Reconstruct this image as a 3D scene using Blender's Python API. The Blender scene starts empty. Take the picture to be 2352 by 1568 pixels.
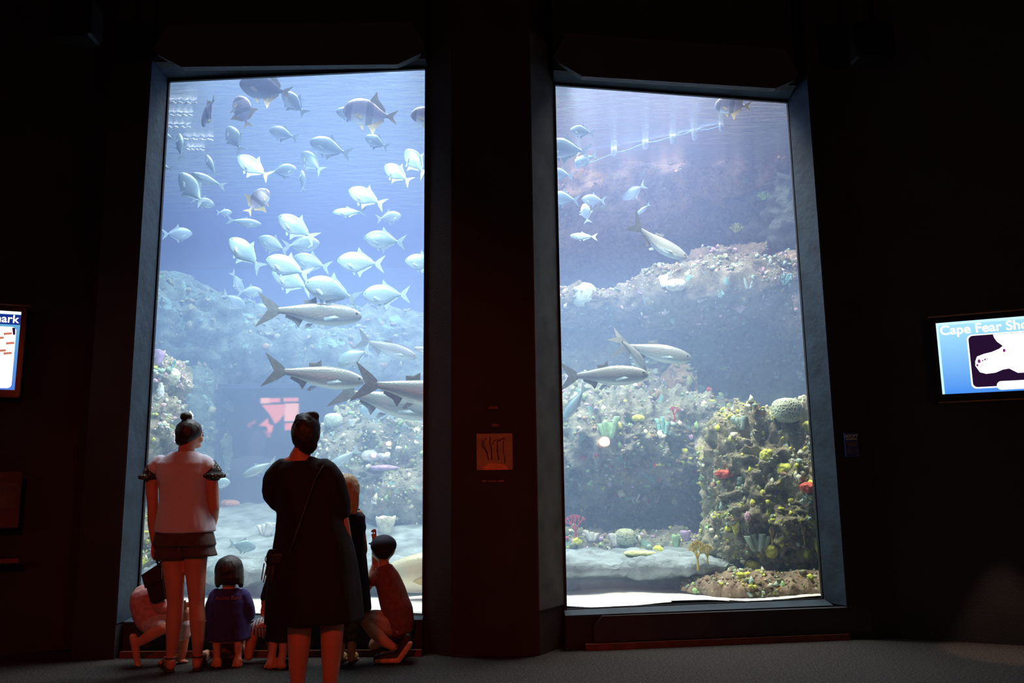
import bpy, bmesh, math, random
import numpy as np
from mathutils import Vector, Matrix, Quaternion
from mathutils.bvhtree import BVHTree
random.seed(7); RNG = np.random.RandomState(11)
SC = bpy.context.scene
COL = SC.collection
PI = math.pi

# ------------------------------------------------------------------ camera
FPX, EYE, PITCH, ROLL = 1900.0, 1.22, math.radians(9.4), math.radians(-0.7)
cam_d = bpy.data.cameras.new('camera'); cam = bpy.data.objects.new('camera', cam_d); COL.objects.link(cam)
cam_d.sensor_width = 36.0; cam_d.lens = 36.0*FPX/2352.0; cam_d.clip_end = 100
_m = Matrix.Rotation(PI/2+PITCH, 4, 'X') @ Matrix.Rotation(ROLL, 4, 'Z')
cam.matrix_world = Matrix.Translation((0, 0, EYE)) @ _m
SC.camera = cam

def ray(px, py):
    v = Vector(((px-1176)/FPX, (784-py)/FPX, -1))
    return (_m.to_3x3() @ v).normalized()
def at(px, py, Y):
    v = ray(px, py); return Vector((0, 0, EYE)) + v*(Y/v.y)
def onz(px, py, z):
    v = ray(px, py); return Vector((0, 0, EYE)) + v*((z-EYE)/v.z)

# ------------------------------------------------------------------ world, exposure, sampling
w = bpy.data.worlds.new('world'); SC.world = w; w.use_nodes = True
w.node_tree.nodes['Background'].inputs[0].default_value = (0.0, 0.0, 0.0, 1)
w.node_tree.nodes['Background'].inputs[1].default_value = 0.0
SC.view_settings.view_transform = 'Standard'
SC.view_settings.look = 'None'
SC.view_settings.exposure = 0.0
SC.view_settings.gamma = 1.0
SC.view_settings.use_curve_mapping = False
cy = SC.cycles
cy.use_denoising = True
cy.max_bounces = 6; cy.diffuse_bounces = 2; cy.glossy_bounces = 3; cy.transmission_bounces = 4
cy.volume_bounces = 2; cy.transparent_max_bounces = 14
cy.caustics_reflective = False; cy.caustics_refractive = False
cy.sample_clamp_indirect = 4.0
cy.sample_clamp_direct = 0.0

# ------------------------------------------------------------------ lights
def area(name, loc, target, sx, sy, power, color):
    d = bpy.data.lights.new(name, 'AREA'); d.shape = 'RECTANGLE'; d.size = sx; d.size_y = sy
    d.energy = power; d.color = color
    o = bpy.data.objects.new(name, d); COL.objects.link(o); o.location = loc
    o.rotation_euler = (Vector(target)-Vector(loc)).to_track_quat('-Z', 'Y').to_euler()
    return o
def spot(name, loc, target, power, color, size, blend=0.6, radius=0.05):
    d = bpy.data.lights.new(name, 'SPOT'); d.energy = power; d.color = color
    d.spot_size = size; d.spot_blend = blend; d.shadow_soft_size = radius
    o = bpy.data.objects.new(name, d); COL.objects.link(o); o.location = loc
    o.rotation_euler = (Vector(target)-Vector(loc)).to_track_quat('-Z', 'Y').to_euler()
    return o
# lamps hung over the open top of the tank
area('tank_lamp_front_left', (-2.2, 8.4, 8.4), (-2.0, 8.4, 0), 4.5, 2.2, 540, (0.78, 0.90, 1.0))
area('tank_lamp_front_right', (2.0, 8.6, 8.4), (2.0, 8.6, 0), 4.5, 2.2, 560, (0.95, 0.95, 0.96))
area('tank_lamp_back_left', (-2.5, 11.2, 8.6), (-2.5, 11.2, 0), 5.0, 3.0, 420, (0.60, 0.70, 1.0))
area('tank_lamp_back_right', (3.0, 10.6, 8.4), (3.0, 10.6, 0), 4.0, 2.5, 680, (0.92, 0.86, 1.0))
# unseen fill lights added above the window heads to brighten fish and reef
area('tank_fill_window_left', (-1.75, 6.58, 4.82), (-1.7, 8.0, 0.8), 1.9, 0.25, 88, (0.78, 0.93, 1.0)).data.spread = 1.9
area('tank_fill_window_right', (1.25, 6.95, 4.82), (1.75, 8.0, 0.6), 1.5, 0.25, 92, (0.98, 0.97, 0.92)).data.spread = 1.9
# red-orange gallery spot behind the visitors
spot('gallery_spot', (-0.5, -1.6, 3.3), (-1.3, 5.6, 0.7), 300, (1.0, 0.080, 0.026), math.radians(46), 0.8, 0.12)
spot('gallery_spot_console', (3.45, 5.86, 1.55), (3.42, 5.97, 0.0), 42, (1.0, 0.58, 0.40), math.radians(36), 0.5, 0.02)
area('gallery_ceiling_glow', (0.5, 1.0, 5.6), (0.5, 3.2, 0), 2.0, 2.0, 3, (1.0, 0.62, 0.48))

# ------------------------------------------------------------------ materials
def lin(c): return tuple((x/12.92 if x <= 0.04045 else ((x+0.055)/1.055)**2.4) for x in c)
def srgb(r, g, b): return lin((r/255., g/255., b/255.))+(1.0,)
class NT:
    def __init__(s, m): s.t = m.node_tree; s.n = s.t.nodes; s.l = s.t.links
    def add(s, t, **k):
        n = s.n.new(t)
        for a, v in k.items(): setattr(n, a, v)
        return n
    def link(s, a, b): s.l.new(a, b)
def newmat(name):
    m = bpy.data.materials.new(name); m.use_nodes = True
    for n in list(m.node_tree.nodes): m.node_tree.nodes.remove(n)
    t = NT(m); out = t.add('ShaderNodeOutputMaterial'); return m, t, out
def ramp(t, stops, interp='LINEAR'):
    r = t.add('ShaderNodeValToRGB'); r.color_ramp.interpolation = interp
    e = r.color_ramp.elements
    while len(e) < len(stops): e.new(0.5)
    for i, (p, c) in enumerate(stops): e[i].position = p; e[i].color = c
    return r
def pbr(name, color, rough=0.6, metal=0.0, noise=None, var=0.25, bump=0.0, bscale=30, spec=0.5, sheen=0.0):
    m, t, out = newmat(name)
    b = t.add('ShaderNodeBsdfPrincipled')
    b.inputs['Roughness'].default_value = rough; b.inputs['Metallic'].default_value = metal
    b.inputs['Specular IOR Level'].default_value = spec
    if sheen: b.inputs['Sheen Weight'].default_value = sheen
    t.link(b.outputs[0], out.inputs[0])
    b.inputs['Base Color'].default_value = color
    tc = t.add('ShaderNodeTexCoord')
    nz = t.add('ShaderNodeTexNoise'); nz.inputs['Scale'].default_value = noise or bscale; nz.inputs['Detail'].default_value = 5
    t.link(tc.outputs['Object'], nz.inputs['Vector'])
    c0 = tuple(x*(1-var) for x in color[:3])+(1,); c1 = tuple(min(1, x*(1+var)) for x in color[:3])+(1,)
    r = ramp(t, [(0.3, c0), (0.7, c1)]); t.link(nz.outputs['Fac'], r.inputs[0]); t.link(r.outputs[0], b.inputs['Base Color'])
    if bump:
        n2 = t.add('ShaderNodeTexNoise'); n2.inputs['Scale'].default_value = bscale; n2.inputs['Detail'].default_value = 6
        t.link(tc.outputs['Object'], n2.inputs['Vector'])
        bp = t.add('ShaderNodeBump'); bp.inputs['Strength'].default_value = bump; bp.inputs['Distance'].default_value = 0.02
        t.link(n2.outputs['Fac'], bp.inputs['Height']); t.link(bp.outputs[0], b.inputs['Normal'])
    return m
def emis(name, color, strength):
    m, t, out = newmat(name); e = t.add('ShaderNodeEmission')
    e.inputs[0].default_value = color; e.inputs[1].default_value = strength; t.link(e.outputs[0], out.inputs[0]); return m
M = {}
M['wall'] = pbr('dark_wall_paint', (0.020, 0.020, 0.024, 1), 0.75, noise=3, var=0.2, bump=0.15, bscale=60)
M['head'] = pbr('slate_header_paint', (0.05, 0.052, 0.062, 1), 0.7, noise=4, var=0.25, bump=0.2, bscale=20)
M['pillar'] = pbr('dark_brown_wall_paint', (0.026, 0.018, 0.017, 1), 0.8, noise=3, var=0.2, bump=0.15, bscale=60)
M['reveal'] = pbr('grey_blue_reveal_plaster', (0.022, 0.043, 0.070, 1), 0.7, noise=5, var=0.35, bump=0.3, bscale=14)
M['gasket'] = pbr('black_rubber_seal', (0.008, 0.008, 0.010, 1), 0.5)
M['baseboard'] = pbr('rust_red_skirting', (0.16, 0.035, 0.015, 1), 0.6, noise=9, var=0.4)
def carpet():
    m, t, out = newmat('speckled_grey_carpet'); b = t.add('ShaderNodeBsdfPrincipled'); t.link(b.outputs[0], out.inputs[0])
    b.inputs['Roughness'].default_value = 0.95; b.inputs['Specular IOR Level'].default_value = 0.1
    tc = t.add('ShaderNodeTexCoord')
    v = t.add('ShaderNodeTexNoise'); v.inputs['Scale'].default_value = 70; v.inputs['Detail'].default_value = 8; v.inputs['Roughness'].default_value = 0.8
    t.link(tc.outputs['Object'], v.inputs['Vector'])
    r = ramp(t, [(0.35, (0.016, 0.015, 0.015, 1)), (0.5, (0.050, 0.046, 0.045, 1)), (0.68, (0.16, 0.14, 0.125, 1))])
    t.link(v.outputs['Fac'], r.inputs[0]); t.link(r.outputs[0], b.inputs['Base Color'])
    bp = t.add('ShaderNodeBump'); bp.inputs['Strength'].default_value = 0.8; bp.inputs['Distance'].default_value = 0.01
    t.link(v.outputs['Fac'], bp.inputs['Height']); t.link(bp.outputs[0], b.inputs['Normal']); return m
M['carpet'] = carpet()
def glass():
    m, t, out = newmat('clear_acrylic_window'); tr = t.add('ShaderNodeBsdfTransparent'); g = t.add('ShaderNodeBsdfGlossy')
    g.inputs['Roughness'].default_value = 0.02
    f = t.add('ShaderNodeFresnel'); f.inputs['IOR'].default_value = 1.4
    mul = t.add('ShaderNodeMath', operation='MINIMUM'); mul.inputs[1].default_value = 0.25
    mx = t.add('ShaderNodeMixShader'); t.link(f.outputs[0], mul.inputs[0]); t.link(mul.outputs[0], mx.inputs[0])
    t.link(tr.outputs[0], mx.inputs[1]); t.link(g.outputs[0], mx.inputs[2]); t.link(mx.outputs[0], out.inputs[0]); return m
M['glass'] = glass()
def water():
    m, t, out = newmat('hazy_sea_water')
    geo = t.add('ShaderNodeNewGeometry'); sp = t.add('ShaderNodeSeparateXYZ'); t.link(geo.outputs['True Normal'], sp.inputs[0])
    ab = t.add('ShaderNodeMath', operation='ABSOLUTE'); t.link(sp.outputs['Z'], ab.inputs[0])
    gt = t.add('ShaderNodeMath', operation='GREATER_THAN'); gt.inputs[1].default_value = 0.5; t.link(ab.outputs[0], gt.inputs[0])
    tc = t.add('ShaderNodeTexCoord')
    mp = t.add('ShaderNodeMapping'); mp.inputs['Scale'].default_value = (1.0, 2.6, 1.0); t.link(tc.outputs['Object'], mp.inputs[0])
    nz = t.add('ShaderNodeTexNoise'); nz.inputs['Scale'].default_value = 3.2; nz.inputs['Detail'].default_value = 6; nz.inputs['Roughness'].default_value = 0.6
    t.link(mp.outputs[0], nz.inputs['Vector'])
    bp = t.add('ShaderNodeBump'); bp.inputs['Strength'].default_value = 0.55; bp.inputs['Distance'].default_value = 0.05
    t.link(nz.outputs['Fac'], bp.inputs['Height'])
    fr = t.add('ShaderNodeFresnel'); fr.inputs['IOR'].default_value = 1.33
    mul = t.add('ShaderNodeMath', operation='MULTIPLY'); t.link(fr.outputs[0], mul.inputs[0]); t.link(gt.outputs[0], mul.inputs[1])
    tr = t.add('ShaderNodeBsdfTransparent'); g = t.add('ShaderNodeBsdfGlossy'); g.inputs['Roughness'].default_value = 0.06
    t.link(bp.outputs[0], g.inputs['Normal'])
    mx = t.add('ShaderNodeMixShader'); t.link(mul.outputs[0], mx.inputs[0]); t.link(tr.outputs[0], mx.inputs[1]); t.link(g.outputs[0], mx.inputs[2])
    t.link(mx.outputs[0], out.inputs['Surface'])
    sc = t.add('ShaderNodeVolumeScatter'); sc.inputs['Color'].default_value = (0.45, 0.58, 1.0, 1); sc.inputs['Density'].default_value = 0.085
    sc.inputs['Anisotropy'].default_value = 0.0
    ab2 = t.add('ShaderNodeVolumeAbsorption'); ab2.inputs['Color'].default_value = (0.30, 0.75, 1.0, 1); ab2.inputs['Density'].default_value = 0.03
    ad = t.add('ShaderNodeAddShader'); t.link(sc.outputs[0], ad.inputs[0]); t.link(ab2.outputs[0], ad.inputs[1])
    t.link(ad.outputs[0], out.inputs['Volume']); return m
M['water'] = water()
M['tankwall'] = pbr('blue_fibreglass_tank_wall', (0.05, 0.13, 0.42, 1), 0.6, noise=1.5, var=0.2)
M['sand'] = pbr('white_coral_sand', (0.86, 0.86, 0.82, 1), 0.9, noise=14, var=0.08, bump=0.3, bscale=60)
M['bank'] = pbr('grey_silty_rock', (0.26, 0.33, 0.36, 1), 0.95, noise=5, var=0.45, bump=0.8, bscale=22)

def rockmat(name, base, dark, patches, pscale=6.0, pamt=0.5):
    """rock with encrusted patches of coloured growth: patches = [(colour, threshold, scale), ...]"""
    m, t, out = newmat(name); b = t.add('ShaderNodeBsdfPrincipled'); t.link(b.outputs[0], out.inputs[0])
    b.inputs['Roughness'].default_value = 0.9; b.inputs['Specular IOR Level'].default_value = 0.2
    tc = t.add('ShaderNodeTexCoord')
    n1 = t.add('ShaderNodeTexNoise'); n1.inputs['Scale'].default_value = 5; n1.inputs['Detail'].default_value = 8; n1.inputs['Roughness'].default_value = 0.7
    t.link(tc.outputs['Object'], n1.inputs['Vector'])
    r = ramp(t, [(0.30, dark), (0.48, base), (0.70, tuple(min(1, x*1.7) for x in base[:3])+(1,))])
    t.link(n1.outputs['Fac'], r.inputs[0]); cur = r.outputs[0]
    for i, (c, th, s) in enumerate(patches):
        mp = t.add('ShaderNodeMapping'); mp.inputs['Location'].default_value = (7.3*i+1, 3.1*i, -5.7*i); t.link(tc.outputs['Object'], mp.inputs[0])
        nn = t.add('ShaderNodeTexNoise'); nn.inputs['Scale'].default_value = s; nn.inputs['Detail'].default_value = 4; nn.inputs['Roughness'].default_value = 0.65
        t.link(mp.outputs[0], nn.inputs['Vector'])
        rr = ramp(t, [(th, (0, 0, 0, 1)), (th+0.035, (1, 1, 1, 1))]); t.link(nn.outputs['Fac'], rr.inputs[0])
        mx = t.add('ShaderNodeMix', data_type='RGBA'); t.link(rr.outputs[0], mx.inputs[0]); t.link(cur, mx.inputs[6]); mx.inputs[7].default_value = c
        cur = mx.outputs[2]
    t.link(cur, b.inputs['Base Color'])
    n3 = t.add('ShaderNodeTexNoise'); n3.inputs['Scale'].default_value = 24; n3.inputs['Detail'].default_value = 7; n3.inputs['Roughness'].default_value = 0.7
    t.link(tc.outputs['Object'], n3.inputs['Vector'])
    bp = t.add('ShaderNodeBump'); bp.inputs['Strength'].default_value = 1.0; bp.inputs['Distance'].default_value = 0.06
    t.link(n3.outputs['Fac'], bp.inputs['Height']); t.link(bp.outputs[0], b.inputs['Normal']); return m
YEL = (0.72, 0.80, 0.16, 1); GRN = (0.30, 0.62, 0.30, 1); PNK = (0.80, 0.50, 0.58, 1); ORG = (0.70, 0.38, 0.14, 1)
TEAL = (0.32, 0.62, 0.56, 1); LAV = (0.52, 0.42, 0.75, 1); MAR = (0.42, 0.05, 0.08, 1); WHT = (0.85, 0.88, 0.80, 1)
M['rock_tower'] = rockmat('yellow_green_crusted_rock', (0.50, 0.48, 0.32, 1), (0.16, 0.15, 0.11, 1), [(ORG, 0.64, 4), (YEL, 0.60, 7), (PNK, 0.66, 9), (GRN, 0.66, 6)])
M['rock_ledge'] = rockmat('mixed_crusted_rock', (0.40, 0.42, 0.34, 1), (0.10, 0.11, 0.12, 1), [(TEAL, 0.60, 6), (YEL, 0.63, 11), (LAV, 0.66, 8), (MAR, 0.70, 3.5), (WHT, 0.66, 13)])
M['rock_upper'] = rockmat('brown_algae_rock', (0.50, 0.32, 0.22, 1), (0.16, 0.11, 0.12, 1), [(ORG, 0.60, 5), (GRN, 0.68, 4)])
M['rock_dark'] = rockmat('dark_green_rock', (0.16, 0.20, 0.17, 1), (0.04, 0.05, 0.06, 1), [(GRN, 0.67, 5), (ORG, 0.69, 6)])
M['rock_pink'] = rockmat('pale_crusted_ledge_rock', (0.32, 0.29, 0.20, 1), (0.09, 0.09, 0.08, 1), [(WHT, 0.68, 12), (PNK, 0.66, 8), (YEL, 0.68, 9), (TEAL, 0.62, 7)])
M['rock_slab'] = rockmat('tan_slab_rock', (0.55, 0.43, 0.31, 1), (0.2, 0.16, 0.14, 1), [(ORG, 0.64, 5), (YEL, 0.70, 8), (TEAL, 0.68, 6)])
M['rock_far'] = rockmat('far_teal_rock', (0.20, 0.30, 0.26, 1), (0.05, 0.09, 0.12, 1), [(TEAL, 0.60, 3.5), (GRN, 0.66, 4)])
M['rock_left'] = rockmat('pale_left_rock', (0.55, 0.52, 0.38, 1), (0.16, 0.16, 0.15, 1), [(PNK, 0.64, 6), (YEL, 0.63, 8), (WHT, 0.64, 9)])

# ------------------------------------------------------------------ object helpers
def tag(o, label=None, cat=None, group=None, kind=None):
    if label: o['label'] = label
    if cat: o['category'] = cat
    if group: o['group'] = group
    if kind: o['kind'] = kind
    return o
def link_mesh(name, me, mat=None, parent=None, loc=(0, 0, 0)):
    o = bpy.data.objects.new(name, me); COL.objects.link(o); o.location = loc
    if mat:
        for mm in (mat if isinstance(mat, (list, tuple)) else [mat]): me.materials.append(mm)
    if parent: o.parent = parent
    return o
def empty(name, loc, label, cat, group=None):
    o = bpy.data.objects.new(name, None); COL.objects.link(o); o.location = loc; o.empty_display_size = 0.1
    return tag(o, label, cat, group)
def mesh_np(name, V, F, smooth=True):
    me = bpy.data.meshes.new(name); me.from_pydata([tuple(v) for v in V], [], [tuple(f) for f in F]); me.update()
    if smooth: me.polygons.foreach_set('use_smooth', [True]*len(me.polygons))
    return me
def bm_mesh(name, bm, smooth=False):
    bmesh.ops.recalc_face_normals(bm, faces=bm.faces)
    me = bpy.data.meshes.new(name); bm.to_mesh(me); bm.free()
    if smooth: me.polygons.foreach_set('use_smooth', [True]*len(me.polygons))
    return me
def prism(bm, poly, z0, z1):
    """extrude a footprint polygon [(x,y)...] from z0 to z1"""
    a = [bm.verts.new((x, y, z0)) for x, y in poly]; b = [bm.verts.new((x, y, z1)) for x, y in poly]
    n = len(poly); bm.faces.new(a[::-1]); bm.faces.new(b)
    for i in range(n): bm.faces.new((a[i], a[(i+1) % n], b[(i+1) % n], b[i]))
def hull(bm, pts8):
    """box from 8 corners: 4 bottom then 4 top"""
    v = [bm.verts.new(p) for p in pts8]
    for f in ((3, 2, 1, 0), (4, 5, 6, 7), (0, 1, 5, 4), (1, 2, 6, 5), (2, 3, 7, 6), (3, 0, 4, 7)): bm.faces.new([v[i] for i in f])
def box(bm, x0, x1, y0, y1, z0, z1): prism(bm, [(x0, y0), (x1, y0), (x1, y1), (x0, y1)], z0, z1)
def struct(name, bm, mat):
    o = link_mesh(name, bm_mesh(name, bm), mat); return tag(o, kind='structure')

# ------------------------------------------------------------------ numpy noise
_P = RNG.rand(64, 64, 64).astype(np.float32)
def vnoise(p):
    i = np.floor(p).astype(int); f = p-i; f = f*f*(3-2*f); i &= 63; j = (i+1) & 63
    x0, y0, z0 = i.T; x1, y1, z1 = j.T; fx, fy, fz = f.T
    c = lambda a, b, d: _P[a, b, d]
    a = c(x0, y0, z0)*(1-fx)+c(x1, y0, z0)*fx; b = c(x0, y1, z0)*(1-fx)+c(x1, y1, z0)*fx
    d = c(x0, y0, z1)*(1-fx)+c(x1, y0, z1)*fx; e = c(x0, y1, z1)*(1-fx)+c(x1, y1, z1)*fx
    return ((a*(1-fy)+b*fy)*(1-fz)+(d*(1-fy)+e*fy)*fz)*2-1
def fbm(p, oct=5, ridged=False):
    s = np.zeros(len(p)); a = 1.0; tot = 0
    for k in range(oct):
        n = vnoise(p*(2.03**k)+17.7*k)
        if ridged: n = 1-2*np.abs(n)
        s += a*n; tot += a; a *= 0.52
    return s/tot

_ico = {}
def ico(sub):
    if sub not in _ico:
        bm = bmesh.new(); bmesh.ops.create_icosphere(bm, subdivisions=sub, radius=1)
        V = np.array([v.co[:] for v in bm.verts]); F = [[v.index for v in f.verts] for f in bm.faces]; bm.free(); _ico[sub] = (V, F)
    return _ico[sub]
ROCKS = []      # (name, world verts, faces) for seating corals
def rock_geo(c, r, seed=0, amp=0.16, freq=1.6, sub=6, power=3.0, rot=(0, 0, 0), strata=0.5):
    V, F = ico(sub)
    n = V/np.linalg.norm(V, axis=1)[:, None]
    k = (np.abs(n)**power).sum(1)**(-1.0/power)
    p = n*k[:, None]*np.array(r)
    nr = n/np.array(r); nr /= np.linalg.norm(nr, axis=1)[:, None]
    m = min(r)
    q = p+seed*13.37
    big = fbm(q*freq*0.5+5, 3)
    rid = fbm(q*freq*1.4, 6, ridged=True)
    st = np.sin((q[:, 2]*7.0+fbm(q*1.1, 3)*3.0))*0.5
    pit = np.clip(fbm(q*freq*3.0+9, 3)-0.15, 0, 1)
    fine = fbm(q*freq*4.5+31, 5, ridged=True)
    d = amp*(1.3*big+0.9*rid+strata*0.45*st-1.5*pit+0.85*fine)
    p = p+nr*d[:, None]
    R = np.array(Matrix.Rotation(rot[2], 3, 'Z') @ Matrix.Rotation(rot[1], 3, 'Y') @ Matrix.Rotation(rot[0], 3, 'X'))
    return p@R.T+np.array(c), F
def rock(name, c, r, mat, parent=None, label=None, cat=None, **k):
    p, F = rock_geo(c, r, **k)
    base = Vector(parent.location) if parent else Vector(c)
    me = mesh_np(name, p-np.array(base), F)
    o = link_mesh(name, me, mat, parent, (0, 0, 0) if parent else base)
    if label: tag(o, label, cat or 'rock')
    ROCKS.append((name, p, F, label or (parent['label'] if parent else '')))
    return o

# ================================================================== ROOM SHELL
LA, LB = Vector((-2.81, 6.35)), Vector((-0.66, 6.19))      # left glass line
RA, RB = Vector((0.36, 6.35)), Vector((2.42, 6.73))        # right glass line
SILL, LTOP, RTOP, HT = 0.26, 4.49, 4.42, 6.4
b = bmesh.new(); box(b, -8, 8, -8, 6.9, -0.1, 0.0); struct('floor', b, M['carpet'])
b = bmesh.new(); box(b, -8, 8, -8, 6.95, 6.2, 6.4); struct('ceiling', b, M['wall'])
b = bmesh.new(); box(b, -8.2, -8, -8, 6.9, 0, 6.4); struct('wall_left', b, M['wall'])
b = bmesh.new(); box(b, 8, 8.2, -8, 6.9, 0, 6.4); struct('wall_right', b, M['wall'])
b = bmesh.new(); box(b, -8.2, 8.2, -8.2, -8, 0, 6.4); struct('wall_back', b, M['wall'])
# facets of the exhibit front
b = bmesh.new(); prism(b, [(-0.66, 6.20), (-0.45, 6.04), (0.17, 6.05), (0.36, 6.36), (0.36, 6.42), (-0.6, 6.42)], 0, HT)
struct('wall_pillar', b, M['pillar'])
b = bmesh.new(); prism(b, [(-2.83, 6.10), (-2.81, 6.36), (-2.81, 6.42), (-8, 6.80), (-8, 4.40), (-3.18, 6.55), (-3.14, 6.12)], 0, HT)
struct('wall_front_left', b, M['wall'])
b = bmesh.new(); prism(b, [(2.51, 6.50), (2.82, 6.53), (8, 4.30), (8, 7.75), (2.42, 6.80), (2.42, 6.74)], 0, HT)
struct('wall_front_right', b, M['wall'])
def lintel(name, A, B, z0, z1, f0, f1, mat):
    b = bmesh.new(); prism(b, [(A.x, f0), (B.x, f1), (B.x, B.y+0.06), (A.x, A.y+0.06)], z0, z1); return struct(name, b, mat)
lintel('wall_head_left', LA, LB, LTOP+0.03, HT, 6.12, 6.12, M['wall'])
lintel('wall_head_right', RA, RB, RTOP+0.03, HT, 6.2, 6.52, M['wall'])
lintel('wall_apron_left', LA, LB, 0, SILL-0.02, 6.18, 6.12, M['wall'])
lintel('wall_apron_right', RA, RB, 0, SILL-0.02, 6.22, 6.55, M['wall'])
# plaster lining of the two recesses (left and right cheeks, soffit, sill), window by window
def cheek(name, g, o, z0, z1, sgn, th=0.012):
    b = bmesh.new(); prism(b, [(g[0], g[1]), (o[0], o[1]), (o[0]+sgn*th, o[1]), (g[0]+sgn*th, g[1])], z0, z1); return struct(name, b, M['reveal'])
cheek('trim_1', (-2.80, 6.34), (-2.825, 6.10), SILL-0.02, LTOP+0.08, -1)
cheek('trim_2', (2.415, 6.72), (2.505, 6.50), SILL-0.02, RTOP+0.08, 1)
b = bmesh.new(); prism(b, [(0.172, 6.046), (0.362, 6.345), (0.350, 6.350), (0.160, 6.052)], 0.30, RTOP+0.3)
o = struct('trim_3', b, pbr('olive_black_paint', (0.085, 0.095, 0.085, 1), 0.7, noise=6, var=0.3))
for nm, A, B, zt, f0, f1 in (('trim_4', LA, LB, LTOP, 6.11, 6.11), ('trim_5', RA, RB, RTOP, 6.19, 6.51)):
    b = bmesh.new(); dx0, dx1 = A.x, B.x
    hull(b, [(dx0, f0, zt+0.055), (dx1, f1, zt+0.055), (dx1, B.y, zt-0.0), (dx0, A.y, zt-0.0),
             (dx0, f0, zt+0.08), (dx1, f1, zt+0.08), (dx1, B.y, zt+0.03), (dx0, A.y, zt+0.03)])
    struct(nm, b, M['reveal'])
for nm, A, B, f0, f1 in (('trim_6', LA, LB, 6.17, 6.11), ('trim_7', RA, RB, 6.21, 6.54)):
    b = bmesh.new()
    hull(b, [(A.x, f0, SILL-0.035), (B.x, f1, SILL-0.035), (B.x, B.y, SILL-0.015), (A.x, A.y, SILL-0.015),
             (A.x, f0, SILL-0.02), (B.x, f1, SILL-0.02), (B.x, B.y, SILL), (A.x, A.y, SILL)])
    struct(nm, b, M['reveal'])
# boxed header panels with clipped lower corners above each window
def header(nm, A, B, zt, f0, f1, ht):
    b = bmesh.new()
    def P(u, z, back): 
        x = A.x+(B.x-A.x)*u; y = f0+(f1-f0)*u; return (x, y+(0.03 if back else -0.035), z)
    prof = [(0.0, zt+0.16), (0.02, zt+0.105), (0.11, zt+0.0), (0.90, zt+0.0), (0.985, zt+0.09), (1.0, zt+0.16), (0.95, zt+ht), (0.05, zt+ht)]
    a = [b.verts.new(P(u, z, False)) for u, z in prof]; c = [b.verts.new(P(u, z, True)) for u, z in prof]; n = len(prof)
    b.faces.new(a); b.faces.new(c[::-1])
    for i in range(n): b.faces.new((a[(i+1) % n], a[i], c[i], c[(i+1) % n]))
    struct(nm, b, M['head'])
header('trim_8', LA, LB, LTOP-0.045, 6.10, 6.10, 0.36)
header('trim_9', RA, RB, RTOP-0.035, 6.18, 6.50, 0.36)
# apron panel under the right window with clipped upper corner, skirting below
b = bmesh.new()
prof = [(0.10, 0.05), (1.14, 0.05), (1.14, SILL-0.03), (0.13, SILL-0.03), (0.10, 0.16)]
def PA(u, z, k): x = RA.x+(RB.x-RA.x)*u; y = 6.22+(6.55-6.22)*min(u, 1.0); return (x, y-0.03+k, z)
a = [b.verts.new(PA(u, z, 0)) for u, z in prof]; c = [b.verts.new(PA(u, z, 0.05)) for u, z in prof]; n = 5
b.faces.new(a); b.faces.new(c[::-1])
for i in range(n): b.faces.new((a[(i+1) % n], a[i], c[i], c[(i+1) % n]))
struct('trim_10', b, pbr('navy_apron_paint', (0.035, 0.036, 0.05, 1), 0.7, noise=8, var=0.2))
b = bmesh.new(); prism(b, [(0.50, 6.18), (2.50, 6.46), (2.50, 6.50), (0.50, 6.22)], 0, 0.045); struct('baseboard_right', b, M['baseboard'])
b = bmesh.new(); prism(b, [(-0.66, 6.06), (-0.66, 6.10), (-2.80, 6.16), (-2.80, 6.12)], 0, 0.045); struct('baseboard_left', b, M['baseboard'])
# windows: acrylic pane with a black seal
def window(nm, A, B, z0, z1):
    d = (B-A).normalized(); nrm = Vector((d.y, -d.x)); th = 0.03
    b = bmesh.new(); A2, B2 = A+d*0.01, B-d*0.01
    prism(b, [tuple(A2), tuple(B2), tuple(B2-nrm*th), tuple(A2-nrm*th)], z0, z1)
    o = struct(nm, b, M['glass'])
    g = bmesh.new(); s = 0.022
    def bar(p, q, za, zb):
        prism(g, [tuple(p+nrm*0.004), tuple(q+nrm*0.004), tuple(q-nrm*0.02), tuple(p-nrm*0.02)], za, zb)
    bar(A, A+d*s, z0, z1); bar(B-d*s*0.5, B, z0, z1); bar(A+d*s, B-d*s*0.5, z1-s, z1+0.01); bar(A+d*s, B-d*s*0.5, z0-0.01, z0+0.006)
    link_mesh('window_seal', bm_mesh('window_seal', g), M['gasket'], o)
window('window_1', LA, LB, SILL, LTOP)
window('window_2', RA, RB, SILL, RTOP)

# ================================================================== TANK
SURF = 5.0
foot = [(-7.5, 6.73), (-0.68, 6.222), (-0.55, 6.43), (0.32, 6.43), (0.39, 6.392), (7.5, 7.70), (7.5, 14.5), (-7.5, 14.5)]
b = bmesh.new(); prism(b, foot, 0.02, SURF)
o = link_mesh('water', bm_mesh('water', b), M['water']); tag(o, 'hazy blue sea water filling the tank behind both windows', 'water', kind='stuff')
def extra_hazemat():
    m, t, out = newmat('extra_blue_haze'); tr = t.add('ShaderNodeBsdfTransparent'); t.link(tr.outputs[0], out.inputs['Surface'])
    sc = t.add('ShaderNodeVolumeScatter'); sc.inputs['Color'].default_value = (0.40, 0.64, 1.0, 1); sc.inputs['Density'].default_value = 0.075
    t.link(sc.outputs[0], out.inputs['Volume']); return m
foot2 = [(-7.45, 6.80), (-0.70, 6.26), (-0.56, 6.47), (0.33, 6.47), (0.40, 6.43), (7.45, 7.74), (7.45, 14.45), (-7.45, 14.45)]
b = bmesh.new(); prism(b, foot2, 0.03, 3.1)  # second scattering box added to brighten the lower water
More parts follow.
